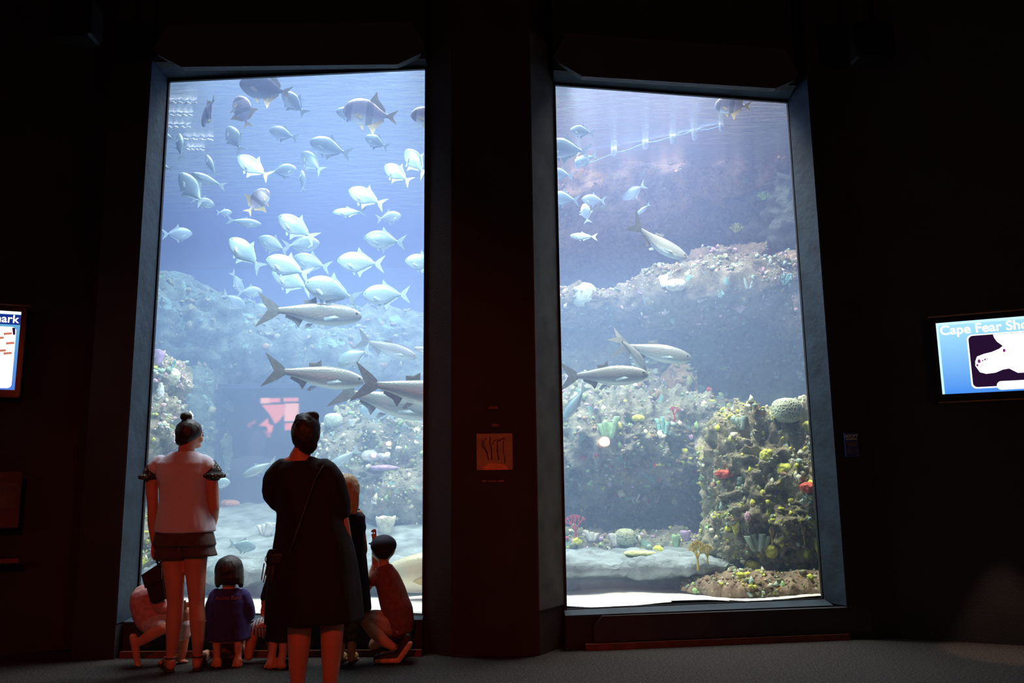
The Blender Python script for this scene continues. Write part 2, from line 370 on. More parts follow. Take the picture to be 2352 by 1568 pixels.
o = link_mesh('haze', bm_mesh('haze', b), extra_hazemat()); tag(o, 'extra pale blue haze added to brighten the lower half of the tank', 'haze', kind='stuff')
b = bmesh.new(); box(b, -7.7, 7.7, 14.5, 14.7, 0, 9.5); struct('wall_tank_back', b, M['tankwall'])
b = bmesh.new(); box(b, -7.7, -7.5, 6.8, 14.5, 0, 9.5); struct('wall_tank_left', b, M['tankwall'])
b = bmesh.new(); box(b, 7.5, 7.7, 7.8, 14.5, 0, 9.5); struct('wall_tank_right', b, M['tankwall'])
b = bmesh.new(); box(b, -7.7, 7.7, 6.25, 14.7, 9.5, 9.7); struct('ceiling_tank', b, M['wall'])
b = bmesh.new(); box(b, -8.2, 8.2, 6.12, 6.2, 6.2, 9.7); struct('wall_upper', b, M['wall'])
# sand bed
def grid(x0, x1, y0, y1, nx, ny, fz):
    X, Y = np.meshgrid(np.linspace(x0, x1, nx), np.linspace(y0, y1, ny)); P = np.stack([X.ravel(), Y.ravel()], 1)
    Z = fz(P[:, 0], P[:, 1]); V = np.column_stack([P, Z]); F = []
    for j in range(ny-1):
        for i in range(nx-1): a = j*nx+i; F.append((a, a+1, a+nx+1, a+nx))
    return V, F
def sandz(x, y):
    return 0.265+0.012*np.sin(x*5+y*3)+0.02*fbm(np.stack([x*1.7, y*1.7, x*0], 1), 3)+0.02*np.clip(y-7.4, 0, 9)
V, F = grid(-5, 6, 6.15, 9.2, 120, 40, sandz)
keep = [f for f in F if not any((V[i][0] < 0.36 and V[i][1] < 6.35-(V[i][0]+2.81)*0.0744+0.03) or (V[i][0] >= 0.30 and V[i][1] < 6.35+(V[i][0]-0.36)*0.1845+0.03) for i in f)]
o = link_mesh('sand', mesh_np('sand', V, keep), M['sand']); tag(o, 'strip of bright white sand along the foot of the glass', 'sand', kind='stuff')
def bankz(x, y):
    q = np.stack([x, y, x*0+3], 1)
    yf = 7.30+0.20*fbm(q*0.9, 3)+np.where(x < 0, 0.0, 0.1)
    s = np.clip((y-yf)/0.05, 0, 1); s = s*s*(3-2*s)
    slope = np.where(x < 0.2, 0.17, 0.09)
    return 0.16+0.30*s+np.clip(y-7.5, 0, 9)*slope*s+0.09*fbm(q*2.3, 6)*s
V, F = grid(-6, 7, 7.0, 14.4, 420, 300, bankz)
ROCKS.append(('rock_bank', V, F, ''))
o = link_mesh('rock_bank', mesh_np('rock_bank', V, F), M['bank']); tag(o, 'low grey silty rock shelf rising behind the white sand', 'rock')
for k, (px, py, rx) in enumerate(((1360, 1330, 0.75), (1545, 1322, 0.55), (560, 1335, 0.9), (840, 1335, 0.7))):
    c = at(px, py, 7.62); c.z = 0.455; rock('overhanging_lip', c, (rx, 0.44, 0.055), M['bank'], o, seed=60+k, amp=0.045, freq=1.6, sub=6, strata=0.1)

# ---- far back reef seen in the left window
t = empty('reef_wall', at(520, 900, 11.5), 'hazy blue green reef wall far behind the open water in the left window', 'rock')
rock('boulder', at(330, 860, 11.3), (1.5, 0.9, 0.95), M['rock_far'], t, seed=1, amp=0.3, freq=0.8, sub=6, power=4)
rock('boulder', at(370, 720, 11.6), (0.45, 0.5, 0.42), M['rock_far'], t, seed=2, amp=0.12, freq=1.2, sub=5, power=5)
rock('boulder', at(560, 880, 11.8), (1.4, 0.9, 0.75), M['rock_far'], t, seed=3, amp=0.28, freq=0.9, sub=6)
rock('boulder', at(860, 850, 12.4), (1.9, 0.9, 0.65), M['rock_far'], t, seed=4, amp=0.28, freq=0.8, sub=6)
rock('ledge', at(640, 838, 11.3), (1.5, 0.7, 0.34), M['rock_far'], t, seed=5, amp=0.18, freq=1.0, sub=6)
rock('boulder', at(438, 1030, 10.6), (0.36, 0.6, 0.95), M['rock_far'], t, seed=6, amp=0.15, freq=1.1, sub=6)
# ---- reef ledge right of the dark opening
t = empty('reef_ledge', at(890, 1120, 10.2), 'hazy coral-topped reef ledge beside the dark opening in the left window', 'rock')
rock('ledge', at(935, 1085, 10.2), (0.88, 0.8, 0.50), M['rock_ledge'], t, seed=7, amp=0.2, freq=1.1, sub=6, rot=(-0.3, 0, 0))
rock('boulder', at(890, 1210, 9.9), (0.32, 0.5, 0.5), M['rock_ledge'], t, seed=8, amp=0.12, freq=1.4, sub=6)
rock('boulder', at(950, 1140, 9.6), (0.45, 0.5, 0.25), M['rock_ledge'], t, seed=9, amp=0.12, freq=1.4, sub=5)
# ---- left foreground rock
t = empty('coral_rock', at(300, 1100, 8.0), 'pale pink and yellow crusted rock along the left edge of the left window', 'rock')
rock('ledge', at(318, 872, 8.4), (0.40, 0.45, 0.20), M['rock_left'], t, seed=10, amp=0.09, freq=2.2, sub=6)
rock('boulder', at(305, 985, 8.2), (0.42, 0.5, 0.34), M['rock_left'], t, seed=11, amp=0.14, freq=1.8, sub=6, rot=(-0.3, 0, 0))
rock('boulder', at(300, 1120, 8.1), (0.30, 0.5, 0.42), M['rock_left'], t, seed=12, amp=0.1, freq=2.0, sub=6)
rock('boulder', at(340, 1290, 7.8), (0.42, 0.4, 0.26), M['rock_left'], t, seed=13, amp=0.1, freq=2.2, sub=6)
# ---- right window: overhang, cave, ledges
t = empty('reef_overhang', at(1600, 420, 11.0), 'brown algae covered rock hanging over the dark cave in the right window', 'rock')
rock('overhang', at(1570, 425, 11.2), (2.3, 1.2, 0.62), M['rock_upper'], t, seed=14, amp=0.3, freq=0.9, sub=6, rot=(0, -0.20, 0))
rock('overhang', at(1800, 300, 10.4), (1.0, 1.0, 0.9), M['rock_upper'], t, seed=15, amp=0.3, freq=1.0, sub=6)
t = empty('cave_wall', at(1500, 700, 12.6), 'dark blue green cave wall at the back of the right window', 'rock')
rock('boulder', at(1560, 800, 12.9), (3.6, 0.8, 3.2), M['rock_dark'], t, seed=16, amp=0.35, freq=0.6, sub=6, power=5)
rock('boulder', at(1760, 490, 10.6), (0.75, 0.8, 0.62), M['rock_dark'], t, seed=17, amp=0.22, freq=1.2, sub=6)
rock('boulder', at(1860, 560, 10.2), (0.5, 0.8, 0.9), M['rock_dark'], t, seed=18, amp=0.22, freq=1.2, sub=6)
t = empty('upper_reef_shelf', at(1580, 690, 9.8), 'long pale shelf crusted with corals across the middle of the right window', 'rock')
rock('ledge', at(1420, 712, 9.9), (0.95, 0.8, 0.15), M['rock_pink'], t, seed=19, amp=0.13, freq=1.7, sub=6, rot=(0, -0.03, 0))
rock('ledge', at(1660, 690, 9.7), (1.0, 0.9, 0.20), M['rock_pink'], t, seed=20, amp=0.15, freq=1.7, sub=6, rot=(0, -0.05, 0))
rock('boulder', at(1700, 620, 10.3), (0.85, 0.7, 0.20), M['rock_slab'], t, seed=21, amp=0.14, freq=1.5, sub=6, rot=(0, -0.12, 0))
rock('boulder', at(1840, 680, 9.5), (0.35, 0.7, 0.38), M['rock_slab'], t, seed=22, amp=0.13, freq=1.6, sub=6)
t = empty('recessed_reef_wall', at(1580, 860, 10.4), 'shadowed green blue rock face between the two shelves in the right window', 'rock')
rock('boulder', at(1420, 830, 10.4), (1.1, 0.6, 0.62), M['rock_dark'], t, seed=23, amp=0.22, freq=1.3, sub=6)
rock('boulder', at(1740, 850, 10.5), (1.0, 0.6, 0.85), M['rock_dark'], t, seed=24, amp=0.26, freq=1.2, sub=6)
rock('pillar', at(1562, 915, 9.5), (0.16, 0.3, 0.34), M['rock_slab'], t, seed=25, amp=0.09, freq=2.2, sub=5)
t = empty('lower_reef_shelf', at(1450, 1030, 9.3), 'broad lower reef bank thick with small corals in the right window', 'rock')
rock('ledge', at(1390, 905, 9.7), (0.62, 0.5, 0.13), M['rock_ledge'], t, seed=26, amp=0.1, freq=2.0, sub=6)
rock('ledge', at(1430, 1050, 9.4), (1.0, 0.8, 0.42), M['rock_ledge'], t, seed=27, amp=0.2, freq=1.6, sub=7, rot=(-0.35, 0, 0))
rock('boulder', at(1620, 1030, 9.5), (0.6, 0.7, 0.36), M['rock_ledge'], t, seed=28, amp=0.17, freq=1.6, sub=6, rot=(-0.3, 0, 0))
rock('arch', at(1462, 955, 9.0), (0.28, 0.3, 0.06), M['rock_slab'], t, seed=29, amp=0.05, freq=2.6, sub=5)
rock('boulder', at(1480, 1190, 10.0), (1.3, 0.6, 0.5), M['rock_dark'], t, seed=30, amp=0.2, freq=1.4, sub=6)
rock('ledge', at(1400, 1255, 8.7), (0.75, 0.4, 0.11), M['rock_ledge'], t, seed=31, amp=0.09, freq=2.2, sub=6)
rock('ledge', at(1580, 1265, 8.6), (0.35, 0.35, 0.10), M['rock_ledge'], t, seed=32, amp=0.09, freq=2.2, sub=5)
# ---- right foreground tower and slab
t = empty('rock_tower', at(1790, 1180, 7.7), 'large yellow and green crusted rock standing nearest the glass in the right window', 'rock')
rock('boulder', at(1815, 1130, 7.9), (0.66, 0.55, 0.55), M['rock_tower'], t, seed=33, amp=0.15, freq=2.0, sub=7, power=4.0, rot=(-0.38, 0, 0))
rock('boulder', at(1765, 1250, 7.7), (0.50, 0.45, 0.26), M['rock_tower'], t, seed=34, amp=0.13, freq=2.2, sub=6, rot=(-0.3, 0, 0))
rock('slab', at(1780, 1345, 7.30), (0.80, 0.42, 0.10), M['rock_slab'], t, seed=35, amp=0.055, freq=1.8, sub=7, power=2.6)
rock('boulder', at(1745, 1010, 8.1), (0.30, 0.3, 0.10), M['rock_tower'], t, seed=36, amp=0.06, freq=2.6, sub=5)

# dark viewing opening across the tank with the reef built round it
M['tunnel'] = pbr('midnight_blue_lining', (0.02, 0.035, 0.10, 1), 0.7)
t = empty('viewing_tunnel', at(648, 1040, 10.9), 'dark square opening in the reef behind the two women', 'tunnel')
b = bmesh.new(); L0, L1 = at(515, 1040, 10.4), at(790, 1040, 10.4)
zt, zb = at(648, 895, 10.4).z, at(648, 1178, 10.4).z
def fr(x0, x1, z0, z1, y0=10.2, y1=10.7): box(b, x0-t.location.x, x1-t.location.x, y0-t.location.y, y1-t.location.y, z0-t.location.z, z1-t.location.z)
fr(L0.x-0.05, L0.x, zb, zt); fr(L1.x, L1.x+0.05, zb, zt); fr(L0.x-0.05, L1.x+0.05, zt, zt+0.06); fr(L0.x-0.05, L1.x+0.05, zb-0.05, zb)
link_mesh('frame', bm_mesh('frame', b), M['tunnel'], t)
b = bmesh.new(); fr(L0.x-0.05, L1.x+0.05, zb-0.05, zt+0.06, 10.5, 10.55)
link_mesh('back_panel', bm_mesh('back_panel', b), pbr('unlit_space_dark', (0.010, 0.018, 0.06, 1), 0.6), t)  # dark sheet standing in for the unlit space beyond the opening

BVH = []
for nm, P, F, lab in ROCKS:
    BVH.append((nm, lab, BVHTree.FromPolygons([tuple(p) for p in P], F)))
def seat(px, py, default=9.0):
    """where the line of sight through this picture point meets the reef"""
    o = Vector((0, 0, EYE)); d = ray(px, py); best = None
    for nm, lab, tr in BVH:
        h = tr.ray_cast(o, d)
        if h[0] is not None and (best is None or h[3] < best[3]): best = h
    if best is None: return at(px, py, default), Vector((0, -1, 0))
    n = best[1]; n = n if n.dot(d) < 0 else -n
    return best[0], n
# ---- corals and sponges, each seated on the reef
def capsule(V, F, p0, r0, p1, r1, n=8, rings=1, cap=True):
    p0 = np.array(p0, float); p1 = np.array(p1, float); d = p1-p0; L = np.linalg.norm(d); d = d/max(L, 1e-6)
    a = np.array([1, 0, 0]) if abs(d[0]) < 0.8 else np.array([0, 1, 0]); u = np.cross(d, a); u /= np.linalg.norm(u); v = np.cross(d, u)
    st = [(-0.9, 0.35, 0), (-0.6, 0.78, 0)] + [(0, 1, k/rings) for k in range(rings+1)] + [(0.6, 0.78, 1), (0.9, 0.35, 1)]
    base = len(V)
    for off, s, t in st:
        r = r0+(r1-r0)*t; c = p0+d*(L*t+off*r)
        for i in range(n):
            an = 2*PI*i/n; V.append(c+(u*math.cos(an)+v*math.sin(an))*r*s)
    m = len(st)
    for j in range(m-1):
        for i in range(n):
            a0 = base+j*n+i; a1 = base+j*n+(i+1) % n; F.append((a0, a1, a1+n, a0+n))
    F.append(tuple(base+i for i in range(n))[::-1]); F.append(tuple(base+(m-1)*n+i for i in range(n)))
CM = {}
def cmat(name, c, sc=40, bump=0.7, rough=0.8):
    if name not in CM: CM[name] = pbr(name, c, rough, noise=sc*0.5, var=0.3, bump=bump, bscale=sc)
    return CM[name]
def brain_mat():
    if 'brain' in CM: return CM['brain']
    m, t, out = newmat('ridged_brain_coral'); b = t.add('ShaderNodeBsdfPrincipled'); t.link(b.outputs[0], out.inputs[0]); b.inputs['Roughness'].default_value = 0.8
    tc = t.add('ShaderNodeTexCoord'); nz = t.add('ShaderNodeTexNoise'); nz.inputs['Scale'].default_value = 4; t.link(tc.outputs['Object'], nz.inputs['Vector'])
    ad = t.add('ShaderNodeVectorMath', operation='MULTIPLY_ADD'); t.link(nz.outputs['Color'], ad.inputs[0]); ad.inputs[1].default_value = (0.1, 0.1, 0.1); t.link(tc.outputs['Object'], ad.inputs[2])
    v = t.add('ShaderNodeTexVoronoi'); v.feature = 'DISTANCE_TO_EDGE'; v.inputs['Scale'].default_value = 34; t.link(ad.outputs[0], v.inputs['Vector'])
    r = ramp(t, [(0.0, (0.55, 0.62, 0.44, 1)), (0.25, (0.30, 0.38, 0.27, 1))]); t.link(v.outputs['Distance'], r.inputs[0]); t.link(r.outputs[0], b.inputs['Base Color'])
    bp = t.add('ShaderNodeBump'); bp.invert = True; bp.inputs['Strength'].default_value = 0.9; bp.inputs['Distance'].default_value = 0.02
    t.link(v.outputs['Distance'], bp.inputs['Height']); t.link(bp.outputs[0], b.inputs['Normal']); CM['brain'] = m; return m
def scale_at(p): return (p.y)/FPX*1.04           # metres per picture pixel at that depth
def brain(px, py, wpx, hpx, label, mat=None, dflt=9.3):
    p, n = seat(px, py+hpx*0.42, dflt); s = scale_at(p)
    V, F = ico(4); r = (wpx*s/2, wpx*s/2, hpx*s/2)
    k = (np.abs(V)**2.6).sum(1)**(-1/2.6); P = V*k[:, None]*np.array(r); P = P*(1+0.04*fbm(P*9+px, 3))[:, None]
    o = link_mesh('brain_coral', mesh_np('brain_coral', P, F), mat or brain_mat(), None, p+Vector((0, 0.0, hpx*s*0.42)))
    tag(o, label, 'coral')
def tubes(px, py, hpx, n, label, mat, dflt=9.3, thick=0.17, spread=0.45, seed=0):
    p, nn = seat(px, py, dflt); s = scale_at(p); H = hpx*s; rr = random.Random(seed+int(px))
    root = empty('tube_sponge', p, label, 'sponge')
    H *= 0.85
    for i in range(n):
        a = (i-(n-1)/2)/max(1, n-1)*2*spread if n > 1 else 0; h = H*rr.uniform(0.65, 1.0); r = H*thick*rr.uniform(0.8, 1.15)
        V = []; F = []; m = 14; st = [(0, .75), (.3, .85), (.7, .95), (.96, 1.0), (1.0, .92), (0.99, .72), (.8, .6)]
        dy = rr.uniform(-0.25, 0.25); b0 = np.array([a*H*0.35, dy*H*0.3, -0.06*H]); d = np.array([math.sin(a*0.8), dy*0.4, math.cos(a*0.8)])
        for t_, q in st:
            for j in range(m):
                an = 2*PI*j/m; wv = 1+0.06*math.sin(3*an+i)
                V.append(b0+d*h*t_+np.array([math.cos(an)*r*q*wv, math.sin(an)*r*q*wv, 0]))
        for k in range(len(st)-1):
            for j in range(m): x = k*m+j; y = k*m+(j+1) % m; F.append((x, y, y+m, x+m))
        F.append(tuple(range(m))[::-1]); F.append(tuple((len(st)-1)*m+j for j in range(m)))
        link_mesh('tube', mesh_np('tube', V, F), mat, root)
def bush(px, py, wpx, label, mat, name='branching_coral', cat='coral', dflt=9.3, n=16, thick=0.07, up=0.3, flat=1.0, seed=0, levels=2):
    p, nn = seat(px, py, dflt); s = scale_at(p); R = wpx*s/2; rr = random.Random(seed+int(px*7+py)); V = []; F = []
    base = np.array([0, 0, -0.2*R])
    for i in range(n):
        d = np.array([rr.gauss(0, 1), rr.gauss(0, 1)*flat-0.35, abs(rr.gauss(0, 1))+up]); d /= np.linalg.norm(d)
        q = base+d*R*rr.uniform(0.5, 0.75); capsule(V, F, base, R*thick*1.5, q, R*thick, 6)
        for k in range(levels):
            e = d+np.array([rr.uniform(-.7, .7), rr.uniform(-.5, .5)*flat, rr.uniform(-.3, .6)]); e /= np.linalg.norm(e)
            capsule(V, F, q, R*thick, q+e*R*rr.uniform(0.25, 0.5), R*thick*0.85, 6)
    o = link_mesh(name, mesh_np(name, V, F), mat, None, p); tag(o, label, cat)
def fan(px, py, wpx, hpx, label, mat, dflt=9.3, seed=0, name='sea_fan'):
    p, nn = seat(px, py, dflt); s = scale_at(p); rr = random.Random(seed+int(px)); V = []; F = []
    def grow(q, ang, L, r, dep):
        e = q+np.array([math.sin(ang)*L*wpx/hpx, rr.uniform(-.1, .1)*L, math.cos(ang)*L]); capsule(V, F, q, r, e, r*0.8, 6)
        if dep:
            for k in range(3): grow(e, ang+(k-1)*0.5+rr.uniform(-.2, .2), L*0.72, r*0.78, dep-1)
    grow(np.array([0, -0.02, -0.03]), 0.0, hpx*s*0.36, hpx*s*0.045, 3)
    o = link_mesh(name, mesh_np(name, V, F), mat, None, p); tag(o, label, 'coral')
def lump(px, py, wpx, hpx, label, mat, name='sponge', cat='sponge', dflt=9.3, amp=0.3, fr=9, seed=0):
    p, nn = seat(px, py, dflt); s = scale_at(p); V, F = ico(4); P = V*np.array([wpx*s/2, wpx*s/2*0.7, hpx*s/2])
    P = P*(1+amp*fbm(P*fr/max(wpx*s, .05)*0.4+seed+px, 4, ridged=True))[:, None]
    o = link_mesh(name, mesh_np(name, P, F), mat, None, p+Vector((0, 0, hpx*s*0.1))); tag(o, label, cat)
def vase(px, py, wpx, hpx, label, mat, dflt=9.3):
    p, nn = seat(px, py+hpx/2, dflt); s = scale_at(p); V = []; F = []; m = 20
    st = [(0, .45), (.25, .6), (.6, .85), (.95, 1.0), (1.0, .93), (.9, .82), (.5, .55)]
    for k, (t_, q) in enumerate(st):
        for j in range(m):
            an = 2*PI*j/m; wv = 1+0.05*math.sin(5*an); V.append(((math.cos(an)*wpx*s/2*q*wv), math.sin(an)*wpx*s/2*q*wv, hpx*s*t_+(0.05*hpx*s*math.sin(4*an) if t_ > .85 else 0)-0.02))
    for k in range(len(st)-1):
        for j in range(m): x = k*m+j; y = k*m+(j+1) % m; F.append((x, y, y+m, x+m))
    F.append(tuple(range(m))[::-1]); F.append(tuple((len(st)-1)*m+j for j in range(m)))
    o = link_mesh('vase_sponge', mesh_np('vase_sponge', V, F), mat, None, p); tag(o, label, 'sponge')
cY = cmat('yellow_green_sponge', (0.70, 0.78, 0.12, 1)); cW = cmat('white_blue_sponge', (0.75, 0.88, 0.86, 1), 20, 0.4)
cT = cmat('grey_green_sponge', (0.36, 0.50, 0.42, 1), 25, 0.5); cG = cmat('green_tube_sponge', (0.36, 0.62, 0.34, 1), 22, 0.5)
cP = cmat('pink_coral', (0.82, 0.55, 0.62, 1)); cL = cmat('lavender_sponge', (0.55, 0.40, 0.68, 1), 25, 0.5)
cM = cmat('maroon_sea_fan', (0.48, 0.05, 0.09, 1)); cC = cmat('cream_coral', (0.72, 0.74, 0.56, 1)); cK = cmat('teal_coral', (0.30, 0.62, 0.58, 1))
cO = cmat('golden_whip_coral', (0.62, 0.52, 0.12, 1)); cR = cmat('red_sponge', (0.65, 0.12, 0.08, 1))
brain(1808, 944, 64, 56, 'round ridged brain coral standing on top of the yellow crusted rock')
brain(1340, 677, 60, 54, 'smooth pale domed coral at the left end of the upper shelf', cmat('pale_dome_coral', (0.58, 0.70, 0.55, 1), 60, 0.3))
brain(1552, 655, 46, 26, 'low domed coral beside the white tube sponge on the upper shelf', cC)
brain(1437, 1234, 44, 36, 'squat pale green brain coral on the sand bank in the right window')
tubes(1412, 1252, 34, 2, 'small pale blue tube sponge in front of the squat brain coral', cW, thick=0.24, spread=0.2)
brain(765, 966, 40, 32, 'hazy domed coral to the right of the dark opening', cmat('pale_dome_coral', (0.58, 0.70, 0.55, 1)))
tubes(808, 978, 24, 2, 'pale blue twin tube sponge beside the hazy domed coral', cW, thick=0.24, spread=0.2)
tubes(1525, 658, 34, 2, 'bright white tube sponge in the middle of the upper shelf', cW, thick=0.2, spread=0.15)
tubes(1396, 1005, 62, 4, 'green tube sponge cluster left of the rock arch', cG, thick=0.12, spread=0.35)
tubes(1522, 1000, 56, 3, 'slender teal tube sponge right of the rock arch', cK, thick=0.10, spread=0.25)
tubes(1742, 1262, 62, 4, 'grey green finger sponge on the lower part of the yellow crusted rock', cT, thick=0.14, spread=0.5)
tubes(1720, 662, 40, 2, 'grey tube sponge under the boulders on the upper shelf', cT, thick=0.16, spread=0.3)
tubes(1458, 1150, 24, 3, 'tiny pale tube sponge in the shaded lower wall', cW, thick=0.14, spread=0.5, dflt=9.6)
tubes(1360, 1240, 30, 3, 'pale cone-shaped sponge cluster at the left end of the sand bank', cW, thick=0.22, spread=0.5)
tubes(610, 1230, 40, 4, 'pale blue branching sponge on the sand between the two women', cW, thick=0.16, spread=0.55, dflt=9)
tubes(742, 1062, 34, 3, 'pale tube sponges just over the shoulder of the woman in black', cW, thick=0.18, spread=0.4)
tubes(1700, 985, 40, 6, 'ribbed grey green sponge left of the round brain coral', cT, thick=0.17, spread=0.45)
vase(1575, 1228, 24, 24, 'lavender vase sponge on the sand bank beside the tall rock', cL)
vase(1553, 1240, 18, 28, 'pale green cup sponge left of the lavender vase sponge', cG)
vase(362, 818, 30, 34, 'purple vase sponge on top of the rock at the left window edge', cL, dflt=8.4)
tubes(388, 850, 30, 2, 'turquoise tube sponge leaning beside the purple vase sponge', cK, thick=0.16, spread=0.5, dflt=8.4)
vase(885, 1205, 44, 40, 'pale barrel sponge above the head of the child in the cap', cC, dflt=9.8)
bush(1660, 755, 26, 'white flower-like coral clump alone on the dark recessed wall', cC, dflt=10, up=0.0)
bush(1525, 718, 22, 'small cream coral tuft hanging below the upper shelf', cC, up=0.0)
bush(1750, 628, 34, 'pink coral tuft at the right end of the upper shelf', cP)
bush(1800, 648, 50, 'pale green bushy coral at the far right of the upper shelf', cK, n=24)
bush(1700, 712, 44, 'pink and white coral clump on the front lip of the upper shelf', cP, n=20)
bush(1655, 680, 34, 'teal coral clump on the upper shelf right of the pale patch', cK)
bush(1605, 690, 36, 'white coral crust in the middle of the upper shelf front', cC)
bush(1475, 672, 22, 'lavender coral tuft left of the white tube sponge', cmat('lavender_coral', (0.6, 0.45, 0.75, 1)))
bush(1608, 898, 30, 'pale fan-shaped coral beside the rock pillar', cK, up=0.6)
bush(1706, 560, 30, 'turquoise and yellow coral tuft above the upper shelf', cK, dflt=10)
bush(1690, 530, 40, 'yellow green coral cluster high on the dark rock', cY, dflt=10)
bush(1755, 455, 34, 'bright green leafy growth near the top of the right window', cmat('bright_green_growth', (0.35, 0.68, 0.12, 1)), flat=0.5, dflt=10)
bush(1660, 848, 24, 'bright green tuft on the shadowed recessed wall', cmat('bright_green_growth', (0.35, 0.68, 0.12, 1)), dflt=10)
fan(1512, 1100, 36, 56, 'dark red sea fan on the lower reef bank under the rock arch', cM)
fan(1490, 1148, 30, 46, 'maroon sea fan hanging low on the lower reef bank', cM)
fan(1548, 960, 28, 34, 'maroon sea fan at the foot of the rock pillar', cM)
fan(1322, 1235, 56, 60, 'broad maroon sea fan at the left edge of the right window', cM)
lump(1857, 1122, 34, 22, 'red encrusting sponge on the right side of the yellow crusted rock', cR)
lump(1860, 912, 16, 34, 'red sponge beside the round brain coral at the window edge', cR)
lump(1665, 1090, 34, 16, 'rusty red branching sponge on the left corner of the tall rock', cR, amp=0.5)
lump(1718, 1188, 12, 20, 'pink sponge on the face of the yellow crusted rock', cP)
fan(1602, 1300, 40, 66, 'yellow whip coral at the left foot of the tall rock', cO)
fan(1624, 1290, 26, 48, 'short golden whip coral against the tall rock', cO)
fan(1772, 1250, 12, 50, 'thin golden sea whip right of the grey finger sponge', cO)
fan(1846, 1245, 12, 44, 'thin golden sea whip under the dark hole in the tall rock', cO)
for px, py, wp, hp, lb in ((1772, 1268, 26, 26, 'bright yellow sponge right of the grey finger sponge'), (1727, 1300, 26, 22, 'bright yellow sponge below the grey finger sponge'),
        (1885, 1258, 22, 30, 'yellow sponge at the right edge above the tan slab'), (1838, 1300, 28, 18, 'flat yellow sponge on the back of the tan slab'),
        (1800, 1080, 40, 26, 'large yellow sponge high on the face of the tall rock'), (1760, 1050, 24, 28, 'yellow sponge near the top left of the tall rock'),
        (1860, 985, 34, 26, 'yellow sponge on the top right corner of the tall rock'), (1690, 1210, 14, 34, 'upright yellow sponge on the lower left face of the tall rock'),
        (1700, 1322, 16, 12, 'small yellow sponge on the left of the tan slab'), (1512, 1265, 22, 18, 'yellow sponge on the grey sand bank'),
        (1330, 1245, 28, 16, 'yellow green sponge beside the maroon sea fan'), (1465, 962, 26, 14, 'yellow sponge in the hollow of the rock arch')):
    lump(px, py, wp, hp, lb, cY)
lump(1470, 1272, 60, 12, 'pale lime crust along the top of the sand bank', cmat('lime_crust', (0.6, 0.72, 0.35, 1)))
lump(860, 1050, 66, 26, 'pale blue plate coral lying on the reef ledge', cW, name='plate_coral', cat='coral', dflt=9.8)
lump(880, 1076, 60, 12, 'mauve plate coral under the pale blue one on the reef ledge', cL, name='plate_coral', cat='coral', dflt=9.8)
lump(395, 868, 30, 34, 'pale cream coral on the edge of the rock at the left', cC, dflt=8.3)
lump(368, 905, 14, 40, 'white crusted coral running down the rock at the left', cW, dflt=8.3)
lump(525, 1160, 44, 18, 'orange brown sponge on the sand behind the woman in the pale blouse', cmat('orange_brown_sponge', (0.62, 0.30, 0.20, 1)), dflt=9)
bush(330, 1290, 40, 'lime coral growing behind the child with the dark bag', cY, dflt=7.8)
bush(450, 1330, 34, 'lime coral tuft seen between the woman and the kneeling girl', cY, dflt=7.8)
bush(865, 1155, 34, 'three pale star-shaped polyps on the reef ledge', cW, n=7, dflt=9.8)

# ---- encrusting growth: countless small polyps scattered over the faces of the reef
def encrust(name, label, rocks, count, cols, smin, smax, seed, up=0.0):
    rr = np.random.RandomState(seed); LV, LF = ico(1); V = []; F = []; MI = []; got = 0
    src = [(P, np.array(Fa)) for nm, P, Fa, lab in ROCKS if lab in rocks]
    tot = [(P, Fa, np.linalg.norm(np.cross(P[Fa[:, 1]]-P[Fa[:, 0]], P[Fa[:, 2]]-P[Fa[:, 0]]), axis=1)) for P, Fa in src]
    S = sum(a.sum() for _, _, a in tot); LVn = np.array(LV)
    for P, Fa, ar in tot:
        n = int(count*ar.sum()/S*3)
        idx = rr.choice(len(Fa), n, p=ar/ar.sum()); T = P[Fa[idx]]
        nn = np.cross(T[:, 1]-T[:, 0], T[:, 2]-T[:, 0]); nn /= np.linalg.norm(nn, axis=1)[:, None]; c = T.mean(1)
        clump = vnoise(c*3.1+seed)
        ok = (nn[:, 1] < 0.35) & (nn[:, 2] > -0.5) & (clump+nn[:, 2]*0.35 > rr.rand(n)*1.1-0.55)
        for cc, nv in zip(c[ok], nn[ok]):
            s = smin+(smax-smin)*rr.rand()**3; q = (LVn*(1+0.42*rr.randn(len(LVn), 1)))*s*np.array([1, 1, 0.5+rr.rand()*0.8])
            base = len(V); V.extend(cc+nv*s*0.3+q); F.extend([(a+base, b_+base, d+base) for a, b_, d in LF])
            k = int((vnoise(cc[None]*2.2+50)[0]*0.5+0.5+rr.uniform(-0.35, 0.35))*len(cols)) % len(cols); MI.extend([k]*len(LF))
            got += 1
            if got > count: break
    o0 = Vector(np.array(V).mean(0)); V = np.array(V)-np.array(o0)
    me = mesh_np(name, V, F); o = link_mesh(name, me, list(cols), None, o0); me.polygons.foreach_set('material_index', MI)
    tag(o, label, 'coral', kind='stuff')
LB_T = 'large yellow and green crusted rock standing nearest the glass in the right window'
LB_LO = 'broad lower reef bank thick with small corals in the right window'
LB_UP = 'long pale shelf crusted with corals across the middle of the right window'
LB_LF = 'pale pink and yellow crusted rock along the left edge of the left window'
LB_LE = 'hazy coral-topped reef ledge beside the dark opening in the left window'
LB_RC = 'shadowed green blue rock face between the two shelves in the right window'
LB_FW = 'hazy blue green reef wall far behind the open water in the left window'
LB_OV = 'brown algae covered rock hanging over the dark cave in the right window'
cBr = cmat('brown_turf_algae', (0.30, 0.22, 0.14, 1)); cGr = cmat('olive_turf_algae', (0.26, 0.30, 0.16, 1)); cGn = cmat('green_coral_polyps', (0.34, 0.60, 0.26, 1))
encrust('encrusting_growth', 'small yellow and olive polyps covering the tall rock', [LB_T], 7000, [cGr, cY, cT, cBr, cC, cGr, cGn], 0.006, 0.030, 1)
